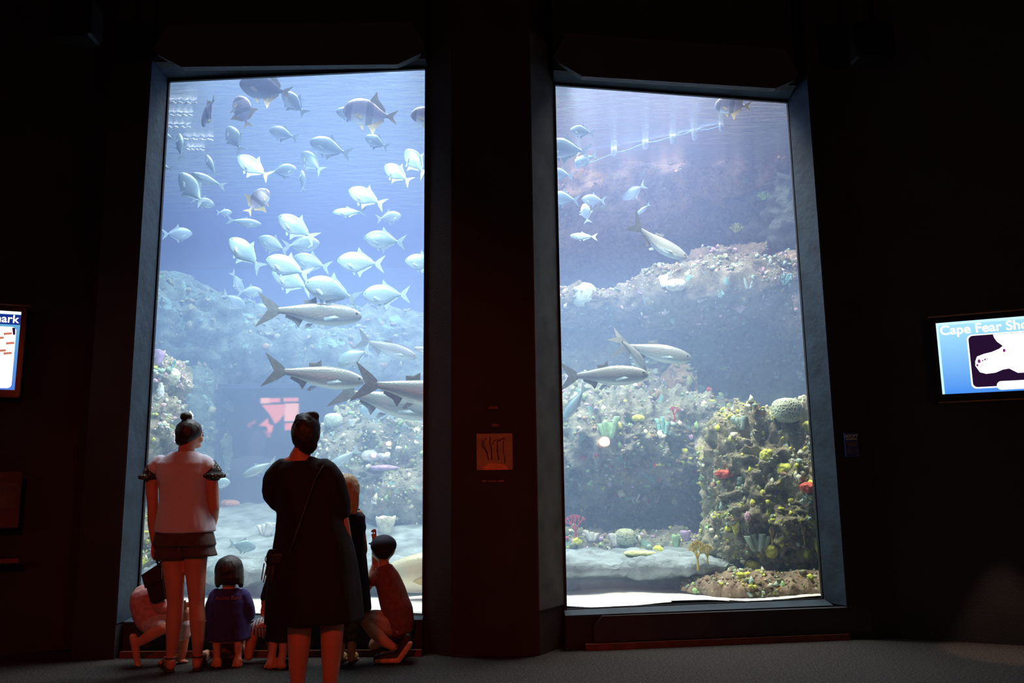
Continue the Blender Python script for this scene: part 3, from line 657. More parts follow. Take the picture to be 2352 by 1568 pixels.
encrust('encrusting_growth', 'small mixed corals covering the lower reef bank', [LB_LO], 9000, [cT, cBr, cGr, cGn, cC, cmat('lavender_coral', (0.6, 0.45, 0.75, 1)), cBr, cY, cM], 0.008, 0.038, 2)
encrust('encrusting_growth', 'small pale and pink corals covering the upper shelf', [LB_UP], 6500, [cC, cBr, cP, cT, cGr, cBr, cGr], 0.008, 0.034, 3)
encrust('encrusting_growth', 'small pale corals covering the rock at the left window edge', [LB_LF], 3500, [cC, cP, cT, cY, cGr], 0.007, 0.03, 4)
encrust('encrusting_growth', 'hazy small corals covering the ledge beside the dark opening', [LB_LE], 3500, [cT, cGr, cC, cGr, cGn], 0.010, 0.04, 5)
encrust('encrusting_growth', 'sparse green growth on the shadowed recessed wall', [LB_RC], 3000, [cGr, cT, cBr, cGr], 0.010, 0.045, 6)
encrust('encrusting_growth', 'soft green growth over the far reef wall', [LB_FW], 3500, [cGr, cGr, cmat('dim_teal_growth', (0.16, 0.30, 0.26, 1)), cBr], 0.010, 0.05, 7)
encrust('encrusting_growth', 'shaggy brown algae tufts over the overhanging rock', [LB_OV], 2600, [cBr, cGr, cBr, cmat('rust_algae', (0.42, 0.24, 0.12, 1))], 0.01, 0.045, 8)

# ================================================================== FISH
def fishmat(name, back, side, belly, bars=0, metal=0.25, rough=0.32, barcol=(0.10, 0.10, 0.12, 1), zs=0.1):
    m, t, out = newmat(name); b = t.add('ShaderNodeBsdfPrincipled'); t.link(b.outputs[0], out.inputs[0])
    b.inputs['Roughness'].default_value = rough; b.inputs['Metallic'].default_value = metal
    tc = t.add('ShaderNodeTexCoord'); sp = t.add('ShaderNodeSeparateXYZ'); t.link(tc.outputs['Object'], sp.inputs[0])
    mr = t.add('ShaderNodeMapRange'); mr.inputs['From Min'].default_value = -zs; mr.inputs['From Max'].default_value = zs; t.link(sp.outputs['Z'], mr.inputs['Value'])
    r = ramp(t, [(0.12, belly), (0.40, side), (0.72, side), (0.97, back)]); t.link(mr.outputs[0], r.inputs[0]); cur = r.outputs[0]
    if bars:
        wv = t.add('ShaderNodeMath', operation='MULTIPLY_ADD'); t.link(sp.outputs['X'], wv.inputs[0]); wv.inputs[1].default_value = bars; wv.inputs[2].default_value = 1.2
        sn = t.add('ShaderNodeMath', operation='SINE'); t.link(wv.outputs[0], sn.inputs[0])
        rr = ramp(t, [(0.35, (0, 0, 0, 1)), (0.75, (0.75, 0.75, 0.75, 1))]); t.link(sn.outputs[0], rr.inputs[0])
        mx = t.add('ShaderNodeMix', data_type='RGBA'); t.link(rr.outputs[0], mx.inputs[0]); t.link(cur, mx.inputs[6]); mx.inputs[7].default_value = barcol; cur = mx.outputs[2]
    t.link(cur, b.inputs['Base Color'])
    vo = t.add('ShaderNodeTexVoronoi'); vo.inputs['Scale'].default_value = 55; t.link(tc.outputs['Object'], vo.inputs['Vector'])
    bp = t.add('ShaderNodeBump'); bp.inputs['Strength'].default_value = 0.15; bp.inputs['Distance'].default_value = 0.01
    t.link(vo.outputs['Distance'], bp.inputs['Height']); t.link(bp.outputs[0], b.inputs['Normal']); return m
FM = {
 'permit': fishmat('silver_permit_scales', (0.20, 0.32, 0.34, 1), (0.34, 0.50, 0.55, 1), (0.68, 0.82, 0.84, 1), zs=0.24),
 'spade': fishmat('banded_spadefish_scales', (0.38, 0.34, 0.38, 1), (0.48, 0.44, 0.50, 1), (0.62, 0.70, 0.69, 1), bars=17, barcol=(0.16, 0.16, 0.18, 1), zs=0.26),
 'dark': fishmat('dark_spadefish_scales', (0.07, 0.06, 0.05, 1), (0.06, 0.07, 0.07, 1), (0.12, 0.18, 0.18, 1), zs=0.26),
 'jack': fishmat('silver_jack_scales', (0.20, 0.34, 0.36, 1), (0.36, 0.54, 0.58, 1), (0.66, 0.80, 0.80, 1), zs=0.15),
 'tarpon': fishmat('tarpon_scales', (0.10, 0.12, 0.08, 1), (0.25, 0.28, 0.26, 1), (0.62, 0.74, 0.68, 1), metal=0.2, zs=0.125),
 'shark': fishmat('grey_shark_skin', (0.05, 0.055, 0.06, 1), (0.08, 0.09, 0.10, 1), (0.2, 0.22, 0.24, 1), metal=0, rough=0.6, zs=0.08),
 'grouper': fishmat('yellow_streaked_fish_skin', (0.62, 0.60, 0.38, 1), (0.80, 0.78, 0.55, 1), (0.90, 0.92, 0.84, 1), zs=0.15),
}
fin_dark = pbr('dark_grey_fin', (0.14, 0.16, 0.15, 1), 0.5); fin_sil = pbr('silver_fin', (0.38, 0.52, 0.55, 1), 0.4); fin_yel = pbr('yellowish_fin', (0.52, 0.42, 0.18, 1), 0.45)
eye_m = pbr('black_fish_eye', (0.01, 0.01, 0.012, 1), 0.15)
S_ = [0, .015, .05, .11, .19, .30, .42, .54, .65, .74, .80]
SP = {
 'permit': dict(up=[.0, .055, .105, .155, .200, .228, .225, .175, .105, .05, .030], lo=[-.0, -.045, -.085, -.13, -.175, -.205, -.205, -.15, -.085, -.04, -.026], w=[0, .022, .042, .058, .07, .078, .074, .055, .033, .016, .009],
    tail=(.80, 1.0, .20, .82), dors=[(.40, .20), (.43, .34), (.50, .24), (.74, .08), (.74, .03), (.5, .15)], anal=[(.42, -.19), (.50, -.33), (.54, -.22), (.74, -.07), (.72, -.02), (.5, -.13)], mat='permit', fin='sil'),
 'spade': dict(up=[.0, .07, .14, .20, .25, .275, .265, .21, .12, .055, .035], lo=[-.0, -.05, -.10, -.15, -.20, -.235, -.235, -.19, -.11, -.05, -.033], w=[0, .022, .042, .06, .07, .076, .07, .055, .033, .017, .010],
    tail=(.80, .98, .15, .88), dors=[(.45, .24), (.56, .44), (.60, .30), (.75, .12), (.74, .03), (.5, .2)], anal=[(.46, -.21), (.58, -.40), (.62, -.26), (.75, -.1), (.73, -.02), (.5, -.17)], mat='spade', fin='yel'),
 'jack': dict(up=[.0, .035, .065, .09, .115, .13, .125, .095, .06, .032, .02], lo=[-.0, -.035, -.06, -.085, -.11, -.125, -.12, -.09, -.055, -.028, -.018], w=[0, .02, .035, .05, .06, .066, .06, .046, .028, .015, .008],
    tail=(.80, 1.0, .15, .84), dors=[(.38, .12), (.42, .19), (.50, .13), (.74, .05), (.74, .02), (.5, .08)], anal=[(.46, -.11), (.50, -.17), (.56, -.12), (.74, -.05), (.72, -.01), (.55, -.07)], mat='jack', fin='sil'),
 'tarpon': dict(up=[.005, .035, .058, .080, .100, .112, .108, .085, .060, .040, .030], lo=[-.012, -.040, -.062, -.085, -.105, -.120, -.112, -.085, -.052, -.034, -.026], w=[.004, .020, .034, .045, .054, .060, .056, .043, .028, .016, .010],
    tail=(.79, 1.0, .175, .80), dors=[(.44, .095), (.45, .165), (.50, .13), (.57, .12), (.56, .07), (.5, .08)], anal=[(.56, -.07), (.60, -.155), (.64, -.10), (.73, -.06), (.72, -.02), (.6, -.05)], mat='tarpon', fin='dark'),
 'shark': dict(up=[.0, .02, .04, .055, .068, .075, .065, .05, .036, .025, .018], lo=[-.0, -.02, -.03, -.045, -.055, -.06, -.055, -.042, -.03, -.02, -.015], w=[0, .03, .05, .065, .07, .066, .055, .042, .03, .018, .010],
    tail=(.80, 1.0, .10, .86), dors=[(.40, .06), (.48, .14), (.50, .13), (.50, .05), (.48, .03), (.42, .03)], anal=[(.62, -.03), (.66, -.08), (.68, -.07), (.69, -.03), (.68, -.01), (.63, -.01)], mat='shark', fin='dark'),
}
SP['dark'] = dict(SP['spade'], mat='dark'); SP['grouper'] = dict(SP['tarpon'], mat='grouper', fin='yel')
def X(s): return 0.5-s
_fc = {}
def fish_parts(kind, bend):
    key = (kind, bend)
    if key in _fc: return _fc[key]
    d = SP[kind]; N = 30; R = 18
    ss = np.concatenate([[0.0, .006], np.linspace(.02, .80, N)]); up = np.interp(ss, S_, d['up']); lo = np.interp(ss, S_, d['lo']); w = np.interp(ss, S_, d['w'])
    for _ in range(2):
        for a in (up, lo, w): a[2:-1] = (a[1:-2]+2*a[2:-1]+a[3:])/4
    def bendf(P):
        P = np.array(P, float); q = np.clip(0.12-P[:, 0], 0, 9); P[:, 1] += bend*q**2*1.6; q2 = np.clip(P[:, 0]-0.12, 0, 9); P[:, 1] += bend*0.5*q2**2; return P
    V = []; F = []
    for s, u, l, ww in zip(ss, up, lo, w):
        c = (u+l)/2; h = (u-l)/2
        for i in range(R):
            a = 2*PI*i/R; cy_, sz = math.cos(a), math.sin(a)
            V.append((X(s), ww*np.sign(cy_)*abs(cy_)**1.0, c+h*np.sign(sz)*abs(sz)**0.85))
    n = len(ss)
    for j in range(n-1):
        for i in range(R): a = j*R+i; b_ = j*R+(i+1) % R; F.append((a, b_, b_+R, a+R))
    F.append(tuple(range(R))); F.append(tuple((n-1)*R+i for i in range(R))[::-1])
    parts = {'body': mesh_np(kind+'_body', bendf(V), F)}
    def fin(name, poly, y=0.0, th=0.005, shear=None):
        m = len(poly); V = []; F = []; P = np.array([(X(s), z) for s, z in poly]); c = P.mean(0)
        for sg in (-1, 1):
            for p in P: V.append((p[0], y+sg*th*0.3, p[1]))
        V.append((c[0], y-th, c[1])); V.append((c[0], y+th, c[1]))
        for i in range(m):
            j = (i+1) % m; F.append((i, j, 2*m)); F.append((j+m, i+m, 2*m+1)); F.append((j, i, i+m, j+m))
        V = np.array(V)
        if shear is not None: V = shear(V)
        parts[name] = mesh_np(name, bendf(V), F, smooth=False)
    s0, s1, hh, fk = d['tail']
    fin('tail_fin', [(s0-.015, .022), (s0+.05, hh*.45), (s1, hh), (s1-.01, hh*.86), (s0+(s1-s0)*.45, hh*.22), (s0+(s1-s0)*.38, 0), (s0+(s1-s0)*.45, -hh*.22), (s1-.01, -hh*.86), (s1, -hh), (s0+.05, -hh*.45), (s0-.015, -.022)])
    fin('dorsal_fin', d['dors']); fin('anal_fin', d['anal'])
    wmid = np.interp(.25, ss, w); lmid = np.interp(.27, ss, lo); 
    for k, sg in enumerate((-1, 1)):
        def sh(V, sg=sg): V = V.copy(); V[:, 1] = sg*(wmid*0.9+np.abs(X(.24)-V[:, 0])*0.45)+V[:, 1]*1.0; return V
        fin('pectoral_fin%d' % k, [(.22, lmid*.35), (.27, lmid*.2), (.37, lmid*.55), (.36, lmid*.75), (.26, lmid*.55)], shear=sh)
    def sh2(V): V = V.copy(); return V
    fin('pelvic_fin', [(.30 if kind != 'tarpon' else .46, lmid*.93), (.38 if kind != 'tarpon' else .53, lmid*1.45), (.41 if kind != 'tarpon' else .555, lmid*1.3), (.37 if kind != 'tarpon' else .52, lmid*.9)])
    es = .055 if kind != 'shark' else .04; ez = np.interp(es, ss, up)*.28; ew = np.interp(es, ss, w)
    for k, sg in enumerate((-1, 1)):
        EV, EF = ico(2); P = EV*np.array([.013, .006, .013])+np.array([X(es), sg*ew*.92, ez]); parts['eye%d' % k] = mesh_np('eye', bendf(P), EF)
    fm = {'sil': fin_sil, 'dark': fin_dark, 'yel': fin_yel}[d['fin']]
    parts['body'].materials.append(FM[d['mat']])
    for k, me in parts.items():
        if k.startswith('eye'): me.materials.append(eye_m)
        elif 'fin' in k: me.materials.append(fin_sil if (d['fin'] == 'dark' and k[0] == 'p') else fm)
    _fc[key] = parts; return parts
NAMES = {'permit': 'permit_fish', 'spade': 'spadefish', 'dark': 'spadefish', 'jack': 'jack_fish', 'tarpon': 'tarpon', 'shark': 'shark', 'grouper': 'streaked_fish'}
def fish(kind, px, py, lpx, ang, Y, label, yaw=0, bend=0.0, roll=0, group=None, squash=1.0):
    """px,py centre in the picture; lpx apparent length; ang heading (0 right, 90 up, 180 left); yaw>0 turns the nose away from the glass"""
    c = at(px, py, Y); dist = (c-Vector((0, 0, EYE))).length
    v = ray(px, py); r_ = v.cross(Vector((0, 0, 1))).normalized(); u_ = r_.cross(v).normalized()
    a = math.radians(ang); yw = math.radians(yaw)
    fwd = (r_*math.cos(a)+u_*math.sin(a))*math.cos(yw)+v*math.sin(yw)
    up = Vector((0, 0, 1)); 
    if abs(fwd.z) > 0.85: up = Vector((-math.copysign(1, math.cos(a)+1e-3)*math.copysign(1, fwd.z), 0, 0.35))
    up = (up-fwd*up.dot(fwd)).normalized()
    if roll: up = Quaternion(fwd, math.radians(roll)) @ up
    side = up.cross(fwd).normalized()
    L = lpx*dist/FPX*(v.dot(ray(1176, 784)))/max(0.35, math.cos(yw))
    P = fish_parts(kind, bend)
    o = bpy.data.objects.new(NAMES[kind], P['body']); COL.objects.link(o)
    Mx = Matrix((fwd, side, up)).transposed().to_4x4(); o.matrix_world = Matrix.Translation(c) @ Mx @ Matrix.Scale(L, 4)
    tag(o, label, 'fish' if kind != 'shark' else 'shark', group)
    for k, me in P.items():
        if k == 'body': continue
        ch = bpy.data.objects.new(k.rstrip('01'), me); COL.objects.link(ch); ch.parent = o
    return o
FISH = [
 # left window, upper school
 ('spade', 479, 256, 74, -108, 7.45, 'grey banded fish nosing down near the top left corner of the left window', 35),
 ('spade', 558, 258, 74, 112, 7.45, 'grey banded fish rising just left of the big dark fish', 30),
 ('dark', 612, 203, 120, 176, 7.15, 'large dark fish cut off by the top of the left window', 10),
 ('permit', 676, 238, 72, 140, 7.35, 'white fish directly below the tail of the big dark fish', 25),
 ('permit', 803, 262, 62, 172, 7.6, 'pale fish half hidden behind the large pinkish banded fish', 20),
 ('spade', 852, 262, 128, 176, 7.4, 'large pinkish banded fish with orange fins near the top right of the left window', 5),
 ('spade', 986, 268, 86, 178, 7.4, 'banded fish cut off by the top right edge of the left window', 5),
 ('permit', 539, 320, 64, 122, 7.8, 'pale fish rising with its tail down below the second banded fish', 30),
 ('permit', 652, 308, 66, 168, 7.9, 'pale striped fish in the centre under the big dark fish', 20),
 ('permit', 760, 340, 98, 166, 7.9, 'long pale fish facing left below the large pinkish banded fish', 10),
 ('permit', 866, 327, 58, 158, 8.0, 'round white fish under the orange tail of the pinkish banded fish', 25),
 ('permit', 384, 314, 34, 170, 8.3, 'pale fish fragment touching the left edge beside the ripple lines', 30),
 ('jack', 414, 337, 60, 98, 8.2, 'narrow fish swimming straight up near the left edge', 30),
 ('permit', 377, 384, 36, 175, 8.2, 'pale fish fragment at the left edge below the vertical narrow fish', 25),
 ('jack', 485, 380, 52, 118, 8.4, 'narrow small fish climbing steeply left of the large pale pair', 30),
 ('permit', 584, 386, 88, 150, 7.6, 'large bright fish facing left, left one of the overlapping pair', 15, 0.3),
 ('permit', 648, 392, 66, 12, 8.2, 'pale fish facing right into the tail of the large bright fish', 15),
 ('permit', 717, 373, 62, 140, 7.8, 'white fish tucked under the head of the long pale fish', 35),
 ('jack', 695, 415, 48, 96, 8.4, 'tiny narrow fish pointing straight up below the white fish', 30),
 ('permit', 914, 400, 72, 150, 7.6, 'bright fish near the right edge facing left, lower of two', 25),
 ('permit', 955, 374, 74, 130, 7.5, 'bright fish cut by the right edge, upper of two', 30),
 ('permit', 442, 438, 92, 128, 8.3, 'faint curved fish diving behind the slim forked-tail fish', 15, 0.5),
 ('jack', 480, 414, 80, 164, 8.0, 'slim fish with a clearly forked tail at the upper left', 5),
 ('permit', 466, 464, 52, -12, 8.5, 'faint fish facing right beneath the slim forked-tail fish', 15),
 ('spade', 591, 464, 76, 52, 7.9, 'diamond-shaped banded fish climbing to the right in mid water', 15),
 ('permit', 515, 488, 34, 5, 9.2, 'small round hazy fish under the curved faint fish', 20),
 ('jack', 560, 510, 78, -4, 8.8, 'slim hazy fish facing right below the small round one', 5),
 ('permit', 843, 454, 90, 160, 7.8, 'bright fish facing left in the upper right part of the left window', 12),
 ('jack', 803, 487, 76, 184, 7.9, 'slim bright fish just below the upper right bright fish', 10),
 ('permit', 893, 499, 58, 10, 9.8, 'very faint fish behind the slim bright fish', 15),
 ('permit', 407, 537, 66, 6, 10.6, 'almost invisible hazy fish at the far left of mid water', 15),
 # left window, middle school
 ('permit', 683, 524, 100, 152, 8.1, 'large fish at the top of the middle school', 8),
 ('permit', 565, 582, 98, 140, 7.6, 'bright fish at the left end of the middle school with drooping tail', 12, -0.3),
 ('permit', 628, 562, 74, 160, 8.8, 'hazy fish behind the bright left-end fish', 15),
 ('permit', 692, 562, 84, 8, 9.0, 'hazy fish facing right in the heart of the middle school', 10),
 ('permit', 884, 552, 96, 176, 8.4, 'pale fish near the right edge above the middle row', 8),
 ('permit', 829, 603, 108, 178, 8.0, 'pale fish with dark flank spot right of the middle school', 5),
 ('permit', 716, 604, 88, 168, 8.8, 'hazy fish behind the spotted bright fish', 10),
 ('permit', 972, 602, 84, 178, 7.9, 'fish cut off by the right edge beside the middle school', 8),
 ('permit', 663, 614, 106, 162, 7.7, 'bright fish with dark flank spot in the centre of the school', 8),
 ('permit', 672, 646, 100, 158, 8.0, 'fish overlapped below the bright spotted fish', 10),
 ('permit', 764, 668, 130, 166, 7.4, 'brightest large fish just above the upper long grey fish', 5, -0.35),
 ('permit', 888, 677, 108, 182, 7.8, 'bright fish facing left just right of the upper long grey fish', 4),
 ('permit', 545, 648, 58, -62, 9.2, 'hazy blue fish heading down at the left of the reef top', 20),
 ('permit', 574, 670, 56, 2, 9.2, 'hazy blue fish facing right over the reef top', 15),
 ('permit', 537, 690, 62, -32, 9.2, 'hazy dark-backed fish nosing down in front of the far reef', 15),
 ('permit', 602, 706, 38, 178, 8.8, 'small round blue fish left of the upper long grey fish tail', 20),
 ('jack', 475, 679, 26, 232, 8.6, 'tiny bright slim fish over the far reef', 15),
 # long grey tarpon-like fish, left window
 ('tarpon', 712, 718, 236, -2, 7.4, 'upper long grey fish facing right in the middle of the left window', 0),
 ('tarpon', 722, 862, 228, -6, 7.3, 'long pinkish grey fish facing right just above the orange reflection', 0),
 ('tarpon', 888, 799, 146, -17, 8.6, 'smaller long fish angled down near the right edge of the left window', 5),
 ('permit', 815, 819, 84, 206, 7.9, 'deep-bodied silver fish between the long grey fish', 10),
 ('tarpon', 945, 897, 270, -9, 7.2, 'large long fish running out of the right edge of the left window', 0),
 ('tarpon', 885, 922, 250, -14, 7.6, 'large long fish below and behind the one leaving the right edge', 0),
 ('permit', 868, 947, 84, 172, 8.8, 'hazy fish under the pair of large long fish', 10),
 ('tarpon', 985, 806, 70, 170, 8.4, 'tail end of a fish at the right edge near the smaller long fish', 0),
 ('tarpon', 352, 966, 150, 175, 8.0, 'sleek pale blue fish passing behind the hair bun at the left edge', 10),
 ('jack', 598, 1075, 84, 205, 8.0, 'slim pale fish pointing down left between the two women', 5),
 ('permit', 500, 1110, 56, 5, 8.4, 'pale yellow fish beside the blouse sleeve of the left woman', 10),
 ('permit', 556, 1253, 62, -10, 7.9, 'bright white fish low over the sand right of the left woman', 10),
 ('jack', 336, 1118, 60, 178, 7.6, 'yellowish fish at the left edge behind the left woman', 10),
 ('jack', 790, 1052, 84, 212, 8.6, 'olive backed fish over the right shoulder of the woman in black', 5),
 ('shark', 893, 1094, 120, -4, 9.2, 'dark slender shark resting below the mauve plate coral', 5),
 ('grouper', 1062, 1300, 400, 187, 6.95, 'big yellowish streaked fish passing close behind the crouching child in the cap', 10),
 ('jack', 905, 1345, 70, 176, 7.0, 'white fish below the big yellowish streaked fish', 15),
 # right window
 ('spade', 1684, 243, 84, 172, 7.3, 'whitish banded fish with yellow fins at the top of the right window', 10),
 ('permit', 1302, 343, 112, 172, 8.1, 'large pale blurred fish cut by the left edge of the right window', 10),
 ('permit', 1338, 302, 58, 170, 7.9, 'hazy fish above the large pale fish of the right window', 15),
 ('permit', 1346, 366, 56, 200, 8.2, 'small hazy fish at the tail of the large pale fish', 20),
 ('permit', 1290, 400, 58, 168, 8.8, 'hazy blue fish at the left edge below the large pale fish', 15),
 ('permit', 1296, 456, 72, 172, 9.0, 'larger hazy blue fish at the left edge above the cave', 15),
 ('permit', 1468, 384, 44, 160, 9.8, 'faint blue fish highest of the group before the brown overhang', 20),
 ('permit', 1405, 420, 42, 30, 9.8, 'faint blue fish in the middle of the group before the brown overhang', 20),
 ('permit', 1456, 440, 64, 210, 9.6, 'faint blue fish slanting down left before the brown overhang', 15),
 ('permit', 1364, 459, 56, 174, 9.4, 'faint oval fish above the small upright one', 15),
 ('permit', 1346, 490, 46, 100, 9.3, 'small upright blue fish at the lip of the cave', 30),
 ('jack', 1478, 480, 40, 216, 9.2, 'small slim blue fish right of the upright one', 10),
 ('jack', 1341, 543, 64, 176, 8.2, 'bright small fish alone over the dark cave', 5),
 ('tarpon', 1507, 556, 158, -32, 7.8, 'long curved fish diving to the right in front of the dark cave', 5, -0.5),
 ('tarpon', 1497, 806, 182, -13, 7.9, 'upper long silver fish facing right in the right window', 0),
 ('tarpon', 1458, 812, 116, -62, 7.6, 'narrow long fish turning down across the upper silver one', 30, 0.4),
 ('tarpon', 1386, 862, 204, 0, 7.5, 'lowest long silver fish starting at the left edge of the right window', 0),
 ('jack', 1322, 924, 98, 236, 7.5, 'silver fish diving steeply at the left edge of the right window', 10),
]
for f in FISH:
    kind, px, py, L_, a_, Y_, lb, yw = f[:8]; fish(kind, px, py, L_, a_, Y_, lb, yw, f[8] if len(f) > 8 else 0.0)
# float line under the surface in the right window
buoys = [(1327, 374, 9.35), (1410, 346, 9.15), (1482, 322, 8.95), (1545, 307, 8.8), (1595, 292, 8.65), (1656, 284, 8.5)]
fl = bmesh.new(); lab = ['lowest float at the left end of the float line', 'second float from the left on the float line', 'third float from the left on the float line, above the faint blue fish',
    'fourth float on the float line, right of the middle', 'largest float, second from the right end of the line', 'smallest float at the right end of the float line']
bm_w = pbr('white_plastic_float', (0.5, 0.58, 0.62, 1), 0.4)
for i, (px, py, Y_) in enumerate(buoys):
    c = at(px, py, Y_); c.z = min(c.z, SURF-0.03); V = []; F = []; r = 0.035 if i != 5 else 0.025
    st = [(-.07, .25), (-.065, .6), (-.05, .95), (0.0, 1.0), (.04, .95), (.05, .6), (.055, .45), (.075, .4), (.08, .2)]; m = 16
    for z, q in st:
        for j in range(m): V.append((r*q*math.cos(2*PI*j/m), r*q*math.sin(2*PI*j/m), z*(1.0 if i != 4 else 1.4)))
    for k in range(len(st)-1):
        for j in range(m): x = k*m+j; y = k*m+(j+1) % m; F.append((x, y, y+m, x+m))
    F.append(tuple(range(m))[::-1]); F.append(tuple((len(st)-1)*m+j for j in range(m)))
    o = link_mesh('float', mesh_np('float', V, F), bm_w, None, c); tag(o, lab[i], 'buoy', 'floats on the line under the surface')
V = []; F = []; pts = [at(px, py+6, Y_) for px, py, Y_ in buoys]
for a_, b_ in zip(pts[:-1], pts[1:]):
    mid = (a_+b_)/2-Vector((0, 0, 0.02)); capsule(V, F, a_, .007, mid, .007, 6); capsule(V, F, mid, .007, b_, .007, 6)
o = link_mesh('float_line', mesh_np('float_line', V, F), pbr('blue_rope', (0.25, 0.45, 0.75, 1), 0.7)); tag(o, 'thin blue rope threading the white floats', 'rope')

# white strips under the surface, painted in place of light glinting on ripples
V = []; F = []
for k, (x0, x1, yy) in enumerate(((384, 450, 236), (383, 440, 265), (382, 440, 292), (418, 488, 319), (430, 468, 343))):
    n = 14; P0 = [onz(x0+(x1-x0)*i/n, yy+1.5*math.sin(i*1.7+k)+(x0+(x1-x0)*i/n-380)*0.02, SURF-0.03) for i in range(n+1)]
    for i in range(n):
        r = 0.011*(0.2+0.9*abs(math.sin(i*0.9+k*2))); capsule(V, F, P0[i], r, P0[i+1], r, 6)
o = link_mesh('surface_glints', mesh_np('surface_glints', V, F), pbr('white_glint_strip', (0.85, 0.92, 0.95, 1), 0.6)); tag(o, 'thin white strips painted as light glints under the water surface at the upper left', 'painted_glint', kind='stuff')

# ================================================================== PROPS IN THE GALLERY
def frame_obj(name, origin, xdir, label, cat):
    """empty whose local x runs along the wall, local z up, local -y towards the room"""
    x = Vector((xdir[0], xdir[1], 0)).normalized(); z = Vector((0, 0, 1)); y = z.cross(x)
    o = bpy.data.objects.new(name, None); COL.objects.link(o); o.empty_display_size = 0.1
    o.matrix_world = Matrix.Translation(origin) @ Matrix((x, y, z)).transposed().to_4x4(); return tag(o, label, cat)
def lbox(name, x0, x1, y0, y1, z0, z1, mat, parent, bev=0):
    b = bmesh.new(); box(b, x0, x1, y0, y1, z0, z1)
    if bev: bmesh.ops.bevel(b, geom=b.edges[:], offset=bev, segments=2, affect='EDGES')
    return link_mesh(name, bm_mesh(name, b), mat, parent)
def poly_plate(name, pts, y, mat, parent, th=0.0015):
    b = bmesh.new(); a = [b.verts.new((x, y, z)) for x, z in pts]; c = [b.verts.new((x, y-th, z)) for x, z in pts]; n = len(pts)
    b.faces.new(a); b.faces.new(c[::-1])
    for i in range(n): b.faces.new((a[i], a[(i+1) % n], c[(i+1) % n], c[i]))
    return link_mesh(name, bm_mesh(name, b), mat, parent)
def rrect(x0, x1, z0, z1, r, n=6):
    P = []
    for cx, cz, a0 in ((x1-r, z1-r, 0), (x0+r, z1-r, 90), (x0+r, z0+r, 180), (x1-r, z0+r, 270)):
        for k in range(n+1): a = math.radians(a0+90*k/n); P.append((cx+r*math.cos(a), cz+r*math.sin(a)))
    return P
def text(name, s, size, x, y, z, mat, parent, align='LEFT', bold=0.0, th=0.001):
    c = bpy.data.curves.new(name, 'FONT'); c.body = s; c.size = size; c.align_x = align; c.extrude = th; c.offset = bold
    o = bpy.data.objects.new(name, c); COL.objects.link(o); c.materials.append(mat); o.parent = parent
    dg = bpy.context.evaluated_depsgraph_get(); me = bpy.data.meshes.new_from_object(o.evaluated_get(dg)); bpy.data.objects.remove(o); bpy.data.curves.remove(c)
    me.materials.clear(); o = link_mesh(name, me, mat, parent)
    o.matrix_local = Matrix.Translation((x, y, z)) @ Matrix.Rotation(PI/2, 4, 'X'); return o
def gradmat(name, c0, c1, z0, z1, st):
    m, t, out = newmat(name); e = t.add('ShaderNodeEmission'); t.link(e.outputs[0], out.inputs[0]); e.inputs[1].default_value = st
    tc = t.add('ShaderNodeTexCoord'); sp = t.add('ShaderNodeSeparateXYZ'); t.link(tc.outputs['Object'], sp.inputs[0])
    mr = t.add('ShaderNodeMapRange'); mr.inputs['From Min'].default_value = z0; mr.inputs['From Max'].default_value = z1; t.link(sp.outputs['Z'], mr.inputs['Value'])
    r = ramp(t, [(0, c0), (1, c1)]); t.link(mr.outputs[0], r.inputs[0]); t.link(r.outputs[0], e.inputs[0]); return m
bez = pbr('glossy_black_plastic', (0.012, 0.010, 0.010, 1), 0.25); eW = emis('screen_white', (0.95, 0.97, 1, 1), 1.7)
eDk = emis('screen_dark_purple', srgb(38, 18, 48), 1.0); eBl = emis('screen_blue', srgb(80, 150, 225), 1.1); eDb = emis('screen_navy', srgb(25, 50, 140), 1.0)
# right monitor
A0 = at(2165, 905, 6.22); A1 = at(2352, 898, 5.99); xd = (A1-A0); zb, zt_ = A0.z, at(2150, 742, 6.22).z; h = zt_-zb; wd = h*1.72
o = frame_obj('wall_monitor', A0, (xd.x, xd.y), 'lit wall screen at the right edge showing a pale animal head and a white title', 'screen')
lbox('bezel', -0.045, wd+0.045, 0.012, 0.075, -0.055, h+0.045, bez, o, 0.008)
lbox('top_ledge', -0.05, wd+0.05, -0.01, 0.09, h+0.045, h+0.053, pbr('bronze_strip', (0.25, 0.10, 0.05, 1), 0.3), o)
lbox('bottom_ledge', -0.03, wd+0.05, -0.01, 0.09, -0.066, -0.057, pbr('bronze_strip', (0.25, 0.10, 0.05, 1), 0.3), o)
scn = poly_plate('screen', [(0, 0), (wd, 0), (wd, h), (0, h)], 0.011, gradmat('screen_blue_gradient', srgb(70, 140, 235), srgb(165, 225, 250), 0, h, 1.1), o)
poly_plate('picture_border', rrect(0.197, wd-0.02, 0.03, h*0.80, 0.035), 0.009, eW, o)
poly_plate('picture', rrect(0.207, wd-0.03, 0.04, h*0.785, 0.032), 0.007, eDk, o)
poly_plate('border_edge', [(0, 0), (0.016, 0), (0.016, h-0.02), (wd, h-0.02), (wd, h), (0, h)], 0.009, emis('screen_pale_edge', srgb(190, 235, 250), 1.3), o)
poly_plate('pale_animal', [(0.235, .20), (.238, .235), (.252, .268), (.30, .285), (.35, .295), (.40, .315), (.425, .335), (.39, .37), (.375, .40), (.37, h*.78), (.80, h*.78), (.80, .12), (.50, .13), (.45, .165), (.41, .160), (.36, .140), (.30, .135), (.26, .150)], 0.005, eW, o)
